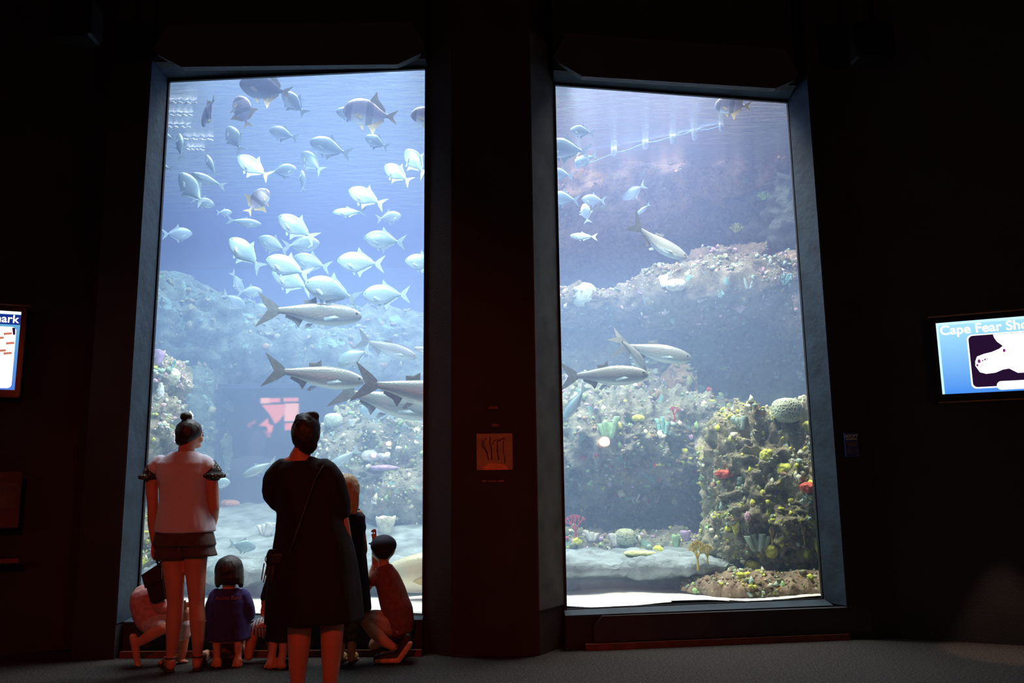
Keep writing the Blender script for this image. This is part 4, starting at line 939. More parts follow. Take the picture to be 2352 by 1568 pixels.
for x_, z_, r_ in ((.262, .232, .009), (.285, .235, .004), (.302, .242, .005), (.316, .245, .003), (.43, .300, .008), (.248, .203, .006)):
    poly_plate('dark_spot', rrect(x_-r_, x_+r_, z_-r_*1.5, z_+r_*1.5, r_*.9), 0.003, emis('screen_spot', srgb(130, 40, 110), 1.0), o)
poly_plate('caption_bar', rrect(.36, .90, 0.012, .075, .03), 0.004, eW, o)
text('title', 'Cape Fear Shoals', 0.098, 0.022, 0.006, h-0.093, eW, o, bold=0.0018)
# left monitor (its right end is in view)
B1 = at(33, 895, 6.12); ztl = at(33, 716, 6.12).z; h2 = ztl-B1.z; w2 = h2*1.72; dirL = Vector((1, 0.46, 0)).normalized()
o = frame_obj('wall_monitor', B1-dirL*w2, (dirL.x, dirL.y), 'lit wall screen cut off by the left edge showing a white picture', 'screen')
lbox('bezel', -0.045, w2+0.035, 0.012, 0.075, -0.055, h2+0.045, bez, o, 0.008)
lbox('top_ledge', -0.05, w2+0.05, -0.01, 0.09, h2+0.045, h2+0.053, pbr('bronze_strip', (0.25, 0.10, 0.05, 1), 0.3), o)
poly_plate('screen', [(0, 0), (w2, 0), (w2, h2), (0, h2)], 0.011, gradmat('screen_blue_gradient', srgb(80, 130, 225), srgb(105, 180, 215), 0, h2, 1.0), o)
poly_plate('title_band', [(0, h2*.83), (w2, h2*.83), (w2, h2*.96), (0, h2*.96)], 0.009, eDb, o)
poly_plate('top_edge', [(0, h2*.965), (w2, h2*.965), (w2, h2), (0, h2)], 0.009, eW, o)
poly_plate('picture', rrect(0.03, w2-0.022, 0.012, h2*.80, 0.03), 0.009, emis('screen_warm_white', (1, 0.93, 0.88, 1), 1.6), o)
poly_plate('dark_corner', [(w2-.05, h2*.79), (w2-.03, h2*.79), (w2-.026, h2*.70), (w2-.040, h2*.70)], 0.007, eDk, o)
for k, (x_, z_) in enumerate(((.07, .72), (.05, .60), (.10, .50), (.06, .47), (.12, .66))):
    poly_plate('brown_streak', [(w2-x_-.03, h2*z_), (w2-x_+.02, h2*(z_+.01)), (w2-x_+.025, h2*(z_-.015)), (w2-x_-.03, h2*(z_-.03))], 0.006, emis('screen_brown', srgb(205, 120, 95), 1.0), o)
text('title', 'Shark', 0.085, w2-0.012, 0.006, h2*.855, eW, o, align='RIGHT', bold=0.001)
# graphic panel below the left screen
o = frame_obj('graphic_panel', at(-60, 1215, 6.0), (dirL.x, dirL.y), 'dim reddish information panel on the wall under the left screen', 'panel')
lbox('board', -0.3, 0.27, 0, 0.03, 0, 0.40, pbr('dark_red_print', (0.07, 0.018, 0.014, 1), 0.6, noise=5, var=0.6), o, 0.004)
lbox('picture', -0.28, 0.245, -0.004, 0.0, 0.14, 0.32, pbr('olive_print', (0.06, 0.05, 0.035, 1), 0.5, noise=6, var=0.6), o)
lbox('shelf', -0.3, 0.30, -0.06, 0.03, -0.24, -0.21, pbr('red_ledge', (0.12, 0.03, 0.02, 1), 0.5), o, 0.004)
# square picture on the pillar
p0 = at(1136, 1037, 6.03); s_ = 0.26
def treemat():
    m, t, out = newmat('mangrove_print'); b = t.add('ShaderNodeBsdfPrincipled'); t.link(b.outputs[0], out.inputs[0]); b.inputs['Roughness'].default_value = 0.5
    tc = t.add('ShaderNodeTexCoord'); n = t.add('ShaderNodeTexNoise'); n.inputs['Scale'].default_value = 9; t.link(tc.outputs['Object'], n.inputs['Vector'])
    r = ramp(t, [(.35, (0.28, 0.20, 0.11, 1)), (.65, (0.42, 0.25, 0.14, 1))]); t.link(n.outputs['Fac'], r.inputs[0]); t.link(r.outputs[0], b.inputs['Base Color']); return m
o = frame_obj('wall_picture', p0, (1, 0.016), 'small square picture of dark tree trunks mounted on the brown pillar', 'picture')
lbox('board', -s_/2, s_/2, 0.0, 0.02, -s_/2, s_/2, treemat(), o)
pd = pbr('dark_print_ink', (0.035, 0.012, 0.010, 1), 0.6)
poly_plate('mound', [(-.09, -s_/2), (.10, -s_/2), (.085, -.105), (.05, -.088), (0, -.078), (-.05, -.088), (-.08, -.105)], -0.001, pbr('orange_print', (0.75, 0.28, 0.13, 1), 0.5), o)
def branch(pts, w0):
    for (x0_, z0_), (x1_, z1_) in zip(pts[:-1], pts[1:]):
        dx, dz = x1_-x0_, z1_-z0_; L_ = math.hypot(dx, dz); nx, nz = -dz/L_*w0/2, dx/L_*w0/2
        poly_plate('tree_trunk', [(x0_-nx, z0_-nz), (x1_-nx*.7, z1_-nz*.7), (x1_+nx*.7, z1_+nz*.7), (x0_+nx, z0_+nz)], -0.002, pd, o)
branch([(-.045, -.06), (-.055, 0), (-.085, .035), (-.09, .09)], .009); branch([(-.02, -.06), (-.022, .02), (-.035, .06), (-.03, .11)], .010)
branch([(-.022, .05), (.0, .08), (.03, .09)], .006); branch([(.03, -.06), (.02, .0), (.02, .07), (.07, .10)], .010)
branch([(.075, -.085), (.065, 0), (.062, .06), (.075, .10)], .006); branch([(-.06, -.01), (-.08, .06), (-.06, .1)], .006)
# faint lines of lettering on the pillar above and below the picture
ink = pbr('faint_pink_lettering', (0.16, 0.07, 0.07, 1), 0.6)
for px, py, s, sz, lb in ((1134, 939, 'LOOK', 0.028, 'faint upper word high above the square picture'), (1138, 979, 'FOR', 0.028, 'faint short word just above the square picture'),
        (1136, 1107, 'WHO LIVES HERE', 0.020, 'faint line of lettering under the square picture')):
    oo = frame_obj('wall_lettering', at(px, py, 6.035), (1, 0.016), lb, 'lettering'); 
    x_ = -sz*0.32*len(s)
    for wd_ in s.split():
        w_ = sz*0.6*len(wd_); lbox('word', x_, x_+w_, -0.001, 0.002, 0, sz*0.7, ink, oo); x_ += w_+sz*0.4
# small blue sign beside the right window
o = frame_obj('wall_sign', at(1959, 1049, 6.475), (0.31, 0.03), 'small navy blue sign on the surround right of the right window', 'sign')
lbox('board', -0.055, 0.055, 0, 0.015, 0, 0.185, pbr('navy_sign_board', (0.03, 0.07, 0.28, 1), 0.5), o, 0.002)
sw = pbr('white_sign_lettering', (0.75, 0.70, 0.72, 1), 0.6)
text('title', 'ADOPT', 0.032, 0, -0.001, 0.150, sw, o, align='CENTER', bold=0.001); lbox('subtitle', -0.044, 0.042, -0.002, 0, 0.133, 0.143, sw, o)
lbox('picture', -0.038, 0.040, -0.002, 0, 0.085, 0.112, pbr('dull_violet_print', (0.16, 0.12, 0.17, 1), 0.6), o); lbox('text_block', -0.045, 0.045, -0.002, 0, 0.03, 0.062, pbr('dull_blue_print', (0.08, 0.10, 0.2, 1), 0.6), o)
# hanging projector boxes high on the wall and a ceiling rail
for px, py, Y_, lb in ((185, 60, 5.6, 'black lamp housing hanging near the top left corner'), (2010, 110, 6.1, 'black lamp housing hanging high right of the right window')):
    c = at(px, py, Y_); oo = empty('lamp_housing', c, lb, 'lamp housing')
    lbox('housing', -0.19, 0.12, -0.1, 0.1, -0.12, 0.18, bez, oo, 0.02); lbox('bracket', -0.02, 0.01, -0.02, 0.02, 0.18, 6.2-c.z, bez, oo)

# ---- lit things behind the camera that show as reflections in the glass
def mirror(px, py, A, B, ydist):
    d3 = Vector((B.x-A.x, B.y-A.y, 0)).normalized(); n = Vector((d3.y, -d3.x, 0)); v = ray(px, py); Cc = Vector((0, 0, EYE)); A3 = Vector((A.x, A.y, 0))
    G = Cc+v*((A3-Cc).dot(n)/v.dot(n)); r = v-n*2*v.dot(n); return G+r*((ydist-G.y)/r.y)
def bulb(px, py, A, B, y, rad, strength, label, col=(1.0, 0.42, 0.22, 1)):
    c = mirror(px, py, A, B, y); oo = empty('spot_lamp', c, label, 'lamp')
    V, F = ico(3); link_mesh('bulb', mesh_np('bulb', V*rad, F), emis('warm_lamp_bulb', col, strength), oo)
    b_ = bmesh.new(); bmesh.ops.create_cone(b_, cap_ends=True, segments=20, radius1=rad*1.5, radius2=rad*1.7, depth=rad*2.5); bmesh.ops.rotate(b_, verts=b_.verts, matrix=Matrix.Rotation(PI/2, 3, 'X'))
    bmesh.ops.translate(b_, verts=b_.verts, vec=(0, -rad*2.2, 0)); link_mesh('housing', bm_mesh('housing', b_), bez, oo)
bulb(1390, 1014, RA, RB, 0.5, 0.07, 160, 'warm lamp that shows as the bright orange glint low in the right window')
bulb(892, 1018, LA, LB, 0.5, 0.03, 90, 'warm lamp that shows as a small orange glint on the reef ledge')
bulb(857, 1045, LA, LB, 0.5, 0.03, 60, 'warm lamp that shows as a reddish glint over the mauve coral', (1, .3, .2, 1))
# orange lit display whose reflection falls on the dark opening
y_ = -2.6; q = [mirror(px, py, LA, LB, y_) for px, py in ((598, 912), (683, 1004))]
cx_ = (q[0].x+q[1].x)/2; oo = empty('lit_display', (cx_, y_, (q[0].z+q[1].z)/2), 'orange lit display case seen mirrored in the dark opening behind the women', 'display')
W_ = abs(q[0].x-q[1].x); H_ = abs(q[0].z-q[1].z); eO = emis('orange_backlight', (1.0, 0.24, 0.12, 1), 13.0); eO2 = emis('pale_orange_backlight', (1.0, 0.42, 0.24, 1), 15.0)
def pane(u0, u1, v0, v1, mat, nm='lit_pane', skew=0.0):
    # u from picture left (0) to right (1); the mirror image keeps left on the left as world x grows
    xs = [q[0].x+(q[1].x-q[0].x)*u-cx_ for u in (u0, u1)]; zs = [q[0].z+(q[1].z-q[0].z)*v-oo.location.z for v in (v0, v1)]
    b_ = bmesh.new(); box(b_, min(xs), max(xs), -0.01, 0.01, min(zs), max(zs)); link_mesh(nm, bm_mesh(nm, b_), mat, oo)
def tri(pts, mat, nm='lit_pane'):
    b_ = bmesh.new(); P = [(q[0].x+(q[1].x-q[0].x)*u-cx_, q[0].z+(q[1].z-q[0].z)*v-oo.location.z) for u, v in pts]
    a_ = [b_.verts.new((x, 0.01, z)) for x, z in P]; c_ = [b_.verts.new((x, -0.01, z)) for x, z in P]; n_ = len(P)
    b_.faces.new(a_); b_.faces.new(c_[::-1])
    for i in range(n_): b_.faces.new((a_[i], a_[(i+1) % n_], c_[(i+1) % n_], c_[i]))
    link_mesh(nm, bm_mesh(nm, b_), mat, oo)
pane(0.0, 0.24, 0.02, 0.15, eO2); pane(0.26, 0.50, 0.03, 0.13, eO); pane(0.60, 0.98, 0.03, 0.12, eO)
pane(0.64, 0.99, 0.17, 0.50, eO2); pane(0.64, 0.92, 0.50, 0.60, eO2); pane(0.66, 0.90, 0.65, 0.82, eO)
tri([(0.04, .19), (.50, .19), (.62, .19), (.62, .42), (.50, .58), (.40, .66), (.26, .44)], eO); tri([(-.32, .66), (-.12, .55), (-.14, .72), (-.30, .74)], emis('dim_orange_backlight', (1, .2, .12, 1), 6.0))
tri([(-.02, .70), (.20, .52), (.22, .66), (.34, .70), (.32, .86), (.22, .86), (.20, .72)], eO)
tri([(-.05, .80), (.30, .86), (.28, .99), (-.06, .99)], emis('dim_orange_backlight', (1, .25, .15, 1), 6.0))
fr_ = bmesh.new(); box(fr_, -W_*1.1, W_*0.62, -0.08, -0.03, -H_*0.75, H_*0.62); link_mesh('backboard', bm_mesh('backboard', fr_), bez, oo)
# discarded sandals on the carpet
sm = pbr('pinkish_leather', (0.45, 0.22, 0.20, 1), 0.6); sole = pbr('pale_sole', (0.42, 0.33, 0.30, 1), 0.7)
def sandal(c, ang, label, L=0.17, m1=sm, m2=sole, name='sandal'):
    oo = empty(name, c, label, 'sandal'); oo.rotation_euler = (0, 0, ang)
    V = []; F = []; n = 24
    for z in (0, .012):
        for i in range(n):
            a = 2*PI*i/n; x = math.cos(a)*L/2; w_ = (0.032+0.006*math.cos(a))*math.sin(a); V.append((x, w_, z+0.001))
    F = [tuple(range(n))[::-1], tuple(range(n, 2*n))]+[(i, (i+1) % n, (i+1) % n+n, i+n) for i in range(n)]
    link_mesh('sole', mesh_np('sole', V, F, False), m2, oo)
    V = []; F = []
    for (x0_, x1_) in ((.03, .05), (-.04, -.025)):
        for s in range(10):
            a = PI*s/10; a2 = PI*(s+1)/10; capsule(V, F, (x0_, .034*math.cos(a), .012+.03*math.sin(a)), .006, (x1_ if s == 9 else x0_, .034*math.cos(a2), .012+.03*math.sin(a2)), .006, 6)
    link_mesh('strap', mesh_np('strap', V, F), m1, oo); return oo
sandal(onz(405, 1508, 0.0), 0.6, 'pinkish sandal lying on the carpet left of the standing woman, nearer the wall'); sandal(onz(424, 1500, 0.0), 0.2, 'pinkish sandal lying between the bare legs of the standing woman')

# ================================================================== PEOPLE
class Blob:
    """collects tapered limbs, ellipsoids and lofts, then melts them into one continuous skin"""
    def __init__(s): s.V = []; s.F = []
    def cap(s, p0, r0, p1, r1, n=16): capsule(s.V, s.F, tuple(p0), r0, tuple(p1), r1, n, rings=3)
    def chain(s, pts):
        for (a, ra), (b_, rb) in zip(pts[:-1], pts[1:]): s.cap(a, ra, b_, rb)
    def ell(s, c, r, rot=(0, 0, 0)):
        V, F = ico(3); R = np.array(Matrix.Rotation(rot[2], 3, 'Z') @ Matrix.Rotation(rot[1], 3, 'Y') @ Matrix.Rotation(rot[0], 3, 'X'))
        P = (V*np.array(r))@R.T+np.array(c); b0 = len(s.V); s.V.extend(P); s.F.extend([tuple(i+b0 for i in f) for f in F])
    def loft(s, rings, n=32, pw=2.3, fold=0.0, nf=9, ph=0.0):
        """rings: (centre, rx, ry[, foldamp])"""
        b0 = len(s.V); m = len(rings)
        for k, rg in enumerate(rings):
            c, rx, ry = rg[:3]; fa = rg[3] if len(rg) > 3 else fold
            for i in range(n):
                a = 2*PI*i/n; ca, sa = math.cos(a), math.sin(a); q = (abs(ca)**pw+abs(sa)**pw)**(-1/pw)*(1+fa*math.sin(nf*a+ph+k*0.12))
                s.V.append(np.array([c[0]+ca*q*rx, c[1]+sa*q*ry, c[2]]))
        for j in range(m-1):
            for i in range(n): a = b0+j*n+i; e = b0+j*n+(i+1) % n; s.F.append((a, e, e+n, a+n))
        s.F.append(tuple(b0+i for i in range(n))[::-1]); s.F.append(tuple(b0+(m-1)*n+i for i in range(n)))
    def build(s, name, mat, parent, voxel=0.008, smooth=6, disp=None):
        base = np.array(parent.location); me = bpy.data.meshes.new(name+'_src')
        me.from_pydata([tuple(np.array(v)-base) for v in s.V], [], s.F); me.update()
        bm = bmesh.new(); bm.from_mesh(me); bmesh.ops.recalc_face_normals(bm, faces=bm.faces)
        bm.to_mesh(me); bm.free()
        o = bpy.data.objects.new(name, me); COL.objects.link(o)
        r = o.modifiers.new('r', 'REMESH'); r.mode = 'VOXEL'; r.voxel_size = voxel; r.use_smooth_shade = True
        if smooth: sm_ = o.modifiers.new('s', 'SMOOTH'); sm_.iterations = smooth; sm_.factor = 0.5
        dg = bpy.context.evaluated_depsgraph_get(); dg.update(); new = bpy.data.meshes.new_from_object(o.evaluated_get(dg))
        o.modifiers.clear(); o.data = new; bpy.data.meshes.remove(me)
        new.polygons.foreach_set('use_smooth', [True]*len(new.polygons))
        if disp:
            co = np.empty(len(new.vertices)*3); new.vertices.foreach_get('co', co); co = co.reshape(-1, 3)
            no = np.empty(len(new.vertices)*3); new.vertices.foreach_get('normal', no); no = no.reshape(-1, 3)
            amp, fr_, sc = disp; co = co+no*(amp*fbm(co*np.array(sc)*fr_, 4))[:, None]; new.vertices.foreach_set('co', co.ravel()); new.update()
        new.materials.clear(); new.materials.append(mat); o.parent = parent; return o
def hand(b, wrist, d, side, size=0.17, curl=0.35, palm=(0, -1, 0)):
    """wrist point, direction of the hand, side = direction of the thumb, palm = direction the fingers curl to"""
    d = Vector(d).normalized(); sd = Vector(side); sd = (sd-d*sd.dot(d)).normalized(); pm = d.cross(sd); 
    if pm.dot(Vector(palm)) < 0: pm = -pm
    w_ = Vector(wrist); s = size/0.18
    for k in (-0.024, -0.008, 0.008, 0.024): b.cap(w_+d*0.012*s+sd*k*s*0.55, 0.013*s, w_+d*0.075*s+sd*k*s, 0.0115*s, 10)
    b.cap(w_-d*0.01, 0.022*s, w_+d*0.025*s, 0.021*s, 12)
    for k, (off, L) in enumerate(((0.027, 0.070), (0.009, 0.079), (-0.009, 0.074), (-0.026, 0.058))):
        p = w_+d*0.082*s+sd*off*s; dd = d+sd*(off*2.2); dd.normalize(); r = 0.0082*s; segs = (0.45, 0.30, 0.25)
        for j, f in enumerate(segs):
            ang = curl*(j+0.6); e = (dd*math.cos(ang)+pm*math.sin(ang)).normalized(); q_ = p+e*L*f*s; b.cap(p, r, q_, r*0.92, 8); p = q_; r *= 0.93
    p = w_+d*0.022*s+sd*0.022*s; e = (d*0.75+sd*0.75+pm*0.25).normalized(); q_ = p+e*0.034*s; b.cap(p, 0.012*s, q_, 0.0098*s, 8)
    e = (d*0.95+sd*0.35+pm*0.35).normalized(); q2 = q_+e*0.028*s; b.cap(q_, 0.0098*s, q2, 0.0085*s, 8); b.cap(q2, 0.0085*s, q2+e*0.018*s, 0.0075*s, 8)
def foot_(b, ankle, toe, r=0.036, w_=0.04):
    a = Vector(ankle); t_ = Vector(toe); d = (t_-a); d.z = 0; d.normalize(); sd = Vector((-d.y, d.x, 0))
    heel = Vector((a.x, a.y, t_.z+0.004))-d*0.035
    b.cap(a, r*0.95, heel+Vector((0, 0, .02)), r*0.85); b.cap(heel+Vector((0, 0, .012)), r*0.8, t_-d*0.04, r*0.62); b.cap(a-Vector((0, 0, .01)), r*0.9, t_-d*0.05+Vector((0, 0, .008)), r*0.6)
    for k in range(5):
        o_ = (k-2)*w_*0.42; b.cap(t_-d*0.055+sd*o_*0.8+Vector((0, 0, -.004)), r*0.42, t_+sd*o_-d*abs(k-1)*0.006+Vector((0, 0, -.010)), r*0.27, 8)
def face(b, c, r, d):
    """nose, brow, chin, lips, ears on a head at c (radius r) looking along d"""
    d = Vector(d).normalized(); u = Vector((0, 0, 1)); s = d.cross(u).normalized(); c = Vector(c)
    b.cap(c+d*r*0.86+u*r*0.12, r*0.09, c+d*r*1.10-u*r*0.18, r*0.13, 8); b.ell(c+d*r*0.62-u*r*0.80, (r*0.36, r*0.36, r*0.26)); b.ell(c+d*r*0.90-u*r*0.48, (r*0.18, r*0.12, r*0.09))
    b.ell(c+d*r*0.72+u*r*0.30, (r*0.5, r*0.30, r*0.16))
    for q_ in (-1, 1): b.ell(c+s*q_*r*0.86-u*r*0.08, (r*0.12, r*0.22, r*0.30), (0, 0, math.atan2(d.y, d.x)-PI/2)); b.ell(c+d*r*0.55+s*q_*r*0.42-u*r*0.30, (r*0.35, r*0.35, r*0.4))
def eyes(c, r, d, parent):
    d = Vector(d).normalized(); u = Vector((0, 0, 1)); s = d.cross(u).normalized(); c = Vector(c); V, F = ico(2)
    for q_ in (-1, 1):
        p = c+d*r*0.88+s*q_*r*0.32+u*r*0.08-parent.location; link_mesh('eye', mesh_np('eye', V*r*0.13+np.array(p), F), pbr('dark_eye', (0.03, 0.02, 0.02, 1), 0.2), parent)
skin = pbr('warm_skin', (0.62, 0.28, 0.18, 1), 0.5, noise=6, var=0.08); skin2 = pbr('tanned_skin', (0.55, 0.23, 0.14, 1), 0.5, noise=6, var=0.08)
def hairmat(name, c0, c1, rough=0.5):
    m, t, out = newmat(name); b = t.add('ShaderNodeBsdfPrincipled'); t.link(b.outputs[0], out.inputs[0]); b.inputs['Roughness'].default_value = rough
    tc = t.add('ShaderNodeTexCoord'); mp = t.add('ShaderNodeMapping'); mp.inputs['Scale'].default_value = (90, 90, 6); t.link(tc.outputs['Object'], mp.inputs[0])
    n = t.add('ShaderNodeTexNoise'); n.inputs['Scale'].default_value = 1.5; n.inputs['Detail'].default_value = 3; t.link(mp.outputs[0], n.inputs['Vector'])
    r = ramp(t, [(.3, c0), (.7, c1)]); t.link(n.outputs['Fac'], r.inputs[0]); t.link(r.outputs[0], b.inputs['Base Color'])
    bp = t.add('ShaderNodeBump'); bp.inputs['Strength'].default_value = .6; bp.inputs['Distance'].default_value = .004; t.link(n.outputs['Fac'], bp.inputs['Height']); t.link(bp.outputs[0], b.inputs['Normal']); return m
hair_d = hairmat('dark_brown_hair', (0.008, 0.006, 0.005, 1), (0.03, 0.02, 0.016, 1)); hair_b = hairmat('blond_hair', (0.30, 0.20, 0.10, 1), (0.55, 0.42, 0.24, 1))
up_ = Vector((0, 0, 1))
def dz(p, z): return Vector((p.x, p.y, z))
def A(px, py, Y): return at(px, py, Y)

# ---------------- woman in the pale blouse
Y = 5.72
g = dz(onz(412, 1532, 0), 0); p = empty('person', g, 'woman with a high hair bun, pale pink blouse and dark shorts at the left window', 'person')
b = Blob(); hc = A(438, 996, Y); hd = Vector((0.62, 0.78, -0.25)).normalized()
b.ell(hc, (0.074, 0.086, 0.095)); face(b, hc, 0.082, hd); b.chain([(hc-up_*0.05+Vector((-.01, -.02, 0)), .052), (A(426, 1045, Y), .054)])
b.loft([(A(424, 1230, Y), .155, .10), (A(422, 1200, Y), .150, .10), (A(422, 1150, Y), .128, .085), (A(422, 1100, Y), .15, .095), (A(421, 1065, Y), .17, .085), (A(424, 1046, Y), .08, .06)])
LA1, LA2, LA3 = A(354, 1078, Y), A(351, 1165, Y-.02), A(355, 1243, Y+.02)
b.chain([(A(372, 1062, Y), .05), (LA1, .047), (A(349, 1120, Y), .041), (LA2, .035), (A(351, 1200, Y), .034), (LA3, .025)]); hand(b, LA3, (0.03, 0.05, -1), (0.3, 1, 0), .17, .45, (1, 0, 0))
RA1, RA2, RA3 = A(482, 1080, Y), A(492, 1165, Y), A(482, 1222, Y+.14)
b.chain([(A(466, 1062, Y), .05), (RA1, .047), (A(488, 1125, Y), .042), (RA2, .035), (A(490, 1190, Y+.07), .033), (RA3, .025)]); hand(b, RA3, (-0.5, 0.3, -0.9), (-0.3, 1, 0), .16, .5, (-1, 0, 0))
b.ell(A(424, 1240, Y), (.165, .115, .10))
ll = [(A(396, 1250, Y), .085), (A(399, 1300, Y), .074), (A(402, 1350, Y-.005), .060), (A(403, 1388, Y), .052), (A(400, 1425, Y-.01), .054), (A(397, 1470, Y-.01), .042), (dz(A(393, 1505, Y), .09), .031)]
b.chain(ll); foot_(b, dz(A(392, 1512, Y-.01), .075), dz(onz(374, 1528, 0)+Vector((-.02, .06, 0)), .022))
rl = [(A(450, 1250, Y), .085), (A(449, 1300, Y), .072), (A(451, 1350, Y), .058), (A(452, 1388, Y), .050), (A(454, 1425, Y-.01), .052), (A(455, 1470, Y-.01), .041), (dz(A(454, 1498, Y+.03), .09), .030)]
b.chain(rl); foot_(b, dz(A(455, 1506, Y+.03), .075), dz(onz(466, 1510, 0)+Vector((.01, .08, 0)), .022))
b.build('body', skin, p, .0065, 5); eyes(hc, .082, hd, p)
h_ = Blob(); h_.ell(hc+Vector((-.010, -.016, .012)), (.086, .094, .090)); h_.ell(hc+Vector((-.03, -.03, -.035)), (.060, .062, .06)); h_.ell(A(428, 956, Y-.02), (.041, .041, .033)); h_.cap(A(430, 965, Y-.01), .022, A(434, 980, Y), .035)
h_.build('hair', hair_d, p, .007, 3, (.008, 30, (1, 1, .4)))
s = Blob(); s.loft([(A(423, 1221, Y), .200, .145, .025), (A(423, 1205, Y), .197, .142, .022), (A(423, 1180, Y), .183, .130, .018), (A(422, 1150, Y), .165, .112, .014), (A(421, 1120, Y), .163, .110, .01), (A(421, 1090, Y), .185, .115, .01), (A(421, 1064, Y), .192, .10, 0), (A(424, 1047, Y), .135, .078, 0), (A(427, 1036, Y), .075, .062, 0)], nf=5)
s.cap(A(368, 1063, Y), .06, A(357, 1076, Y), .066); s.cap(A(468, 1063, Y), .06, A(480, 1078, Y), .066)
s.build('blouse', pbr('pale_pink_cotton', (0.66, 0.68, 0.78, 1), 0.9, noise=200, var=0.12, bump=.2, bscale=160), p, .008, 3, (.011, 7, (1, 1, .45)))
def ruffle(c, ax, mat, r=.075):
    s = Blob(); c = Vector(c); ax = Vector(ax).normalized(); s.cap(c, r*.85, c+ax*.05, r, 18); 
    for k in range(14):
        a = 2*PI*k/14; u_ = Vector((math.cos(a), math.sin(a), 0)); s.ell(c+ax*.065+u_*r*.95, (.022, .022, .018))
    return s.build('sleeve_ruffle', mat, p, .007, 2)
def spotmat():
    m, t, out = newmat('black_white_patterned_fabric'); b = t.add('ShaderNodeBsdfPrincipled'); t.link(b.outputs[0], out.inputs[0]); b.inputs['Roughness'].default_value = .9
    tc = t.add('ShaderNodeTexCoord'); v = t.add('ShaderNodeTexVoronoi'); v.inputs['Scale'].default_value = 55; t.link(tc.outputs['Object'], v.inputs['Vector'])
    r = ramp(t, [(.25, (.5, .5, .42, 1)), (.34, (.03, .035, .03, 1))]); t.link(v.outputs['Distance'], r.inputs[0]); t.link(r.outputs[0], b.inputs['Base Color']); return m
sp_ = spotmat(); ruffle(A(354, 1074, Y), (-.35, 0, -1), sp_, .062); ruffle(A(482, 1072, Y), (.45, 0, -1), sp_, .066)
s = Blob(); s.loft([(A(424, 1252, Y), .205, .148), (A(424, 1235, Y), .196, .145), (A(424, 1212, Y), .178, .128)])
s.loft([(A(396, 1283, Y), .112, .118, .02), (A(398, 1262, Y), .108, .12), (A(404, 1240, Y), .11, .12)]); s.loft([(A(456, 1277, Y), .122, .118, .03), (A(452, 1258, Y), .112, .12), (A(446, 1238, Y), .11, .12)])
s.build('shorts', pbr('dark_brown_shorts_fabric', (0.085, 0.06, 0.055, 1), .9, noise=60, var=.2), p, .008, 4, (.006, 10, (1, 1, 1)))
lea = pbr('dark_brown_leather', (0.06, 0.03, 0.02, 1), .5)
for nm, (hx, tx) in (('l', (dz(A(392, 1512, Y-.03), .012), dz(onz(374, 1528, 0)+Vector((-.02, .06, 0)), .010))), ('r', (dz(A(455, 1506, Y+.01), .012), dz(onz(466, 1510, 0)+Vector((.01, .08, 0)), .010)))):
    s = Blob(); d_ = (tx-hx).normalized(); s.cap(hx-d_*.02, .030, tx, .030, 12)
    sd_ = Vector((-d_.y, d_.x, 0)); s2 = s
    ro = s.build('sandal_sole', lea, p, .007, 1)
    co = np.empty(len(ro.data.vertices)*3); ro.data.vertices.foreach_get('co', co); co = co.reshape(-1, 3); co[:, 2] = .001+np.clip(co[:, 2], 0, .03)*.45; ro.data.vertices.foreach_set('co', co.ravel())
    V = []; F = []; an = hx+up_*.075; n_ = 14
    for i in range(n_):
        a, a2 = 2*PI*i/n_, 2*PI*(i+1)/n_; capsule(V, F, an+Vector((math.cos(a)*.037, math.sin(a)*.037, 0)), .005, an+Vector((math.cos(a2)*.037, math.sin(a2)*.037, 0)), .005, 6)
    for i in range(8):
        a, a2 = PI*i/8, PI*(i+1)/8; m_ = hx+d_*.11; capsule(V, F, m_+sd_*math.cos(a)*.04+up_*math.sin(a)*.045, .006, m_+sd_*math.cos(a2)*.04+up_*math.sin(a2)*.045, .006, 6)
    link_mesh('sandal_strap', mesh_np('sandal_strap', np.array(V)-np.array(p.location), F), lea, p)
# beads in her hand
V = []; F = []
q0 = A(366, 1283, Y); 
for i in range(10):
    a = 2*PI*i/10; V2, F2 = ico(2); b0 = len(V); V.extend(V2*.009+np.array([math.cos(a)*.018, 0.0, math.sin(a)*.035])); F.extend([tuple(k+b0 for k in f) for f in F2])
o = link_mesh('bead_string', mesh_np('bead_string', V, F), lea, None, q0); tag(o, 'small string of dark beads dangling from the hand of the woman in the pale blouse', 'beads')

# ---------------- woman in the black dress
Y = 4.78
g = Vector((A(718, 1500, Y).x, Y, 0)); p = empty('person', g, 'woman in a loose black knee-length dress with her hair up, back turned', 'person')
b = Blob(); hc = A(702, 998, Y); hd = Vector((-0.35, 0.93, 0.0)).normalized()
b.ell(hc, (0.072, 0.088, 0.105)); face(b, hc, 0.083, hd); b.chain([(hc-up_*0.06, .050), (A(686, 1052, Y), .056)]); b.ell(A(684, 1062, Y), (.10, .06, .04))
b.loft([(A(716, 1290, Y), .185, .12), (A(716, 1230, Y), .17, .115), (A(712, 1180, Y), .14, .10), (A(702, 1120, Y), .155, .10), (A(696, 1080, Y), .155, .085), (A(690, 1060, Y), .09, .06)])
b.chain([(A(752, 1088, Y), .058), (A(772, 1140, Y), .050), (A(783, 1180, Y), .041), (A(790, 1215, Y), .036), (A(801, 1262, Y+.03), .026)]); hand(b, A(802, 1266, Y+.03), (0.05, 0.1, -1), (-.4, 1, 0), .15, .75, (-1, 0, 0))
b.chain([(A(640, 1080, Y), .055), (A(628, 1120, Y+.02), .05), (A(633, 1150, Y+.06), .040), (A(655, 1115, Y+.2), .034), (A(676, 1085, Y+.24), .025)]); hand(b, A(678, 1082, Y+.24), (0.4, 0.1, 1), (-.4, -.3, 0.2), .16, .5, (0, -1, 0))
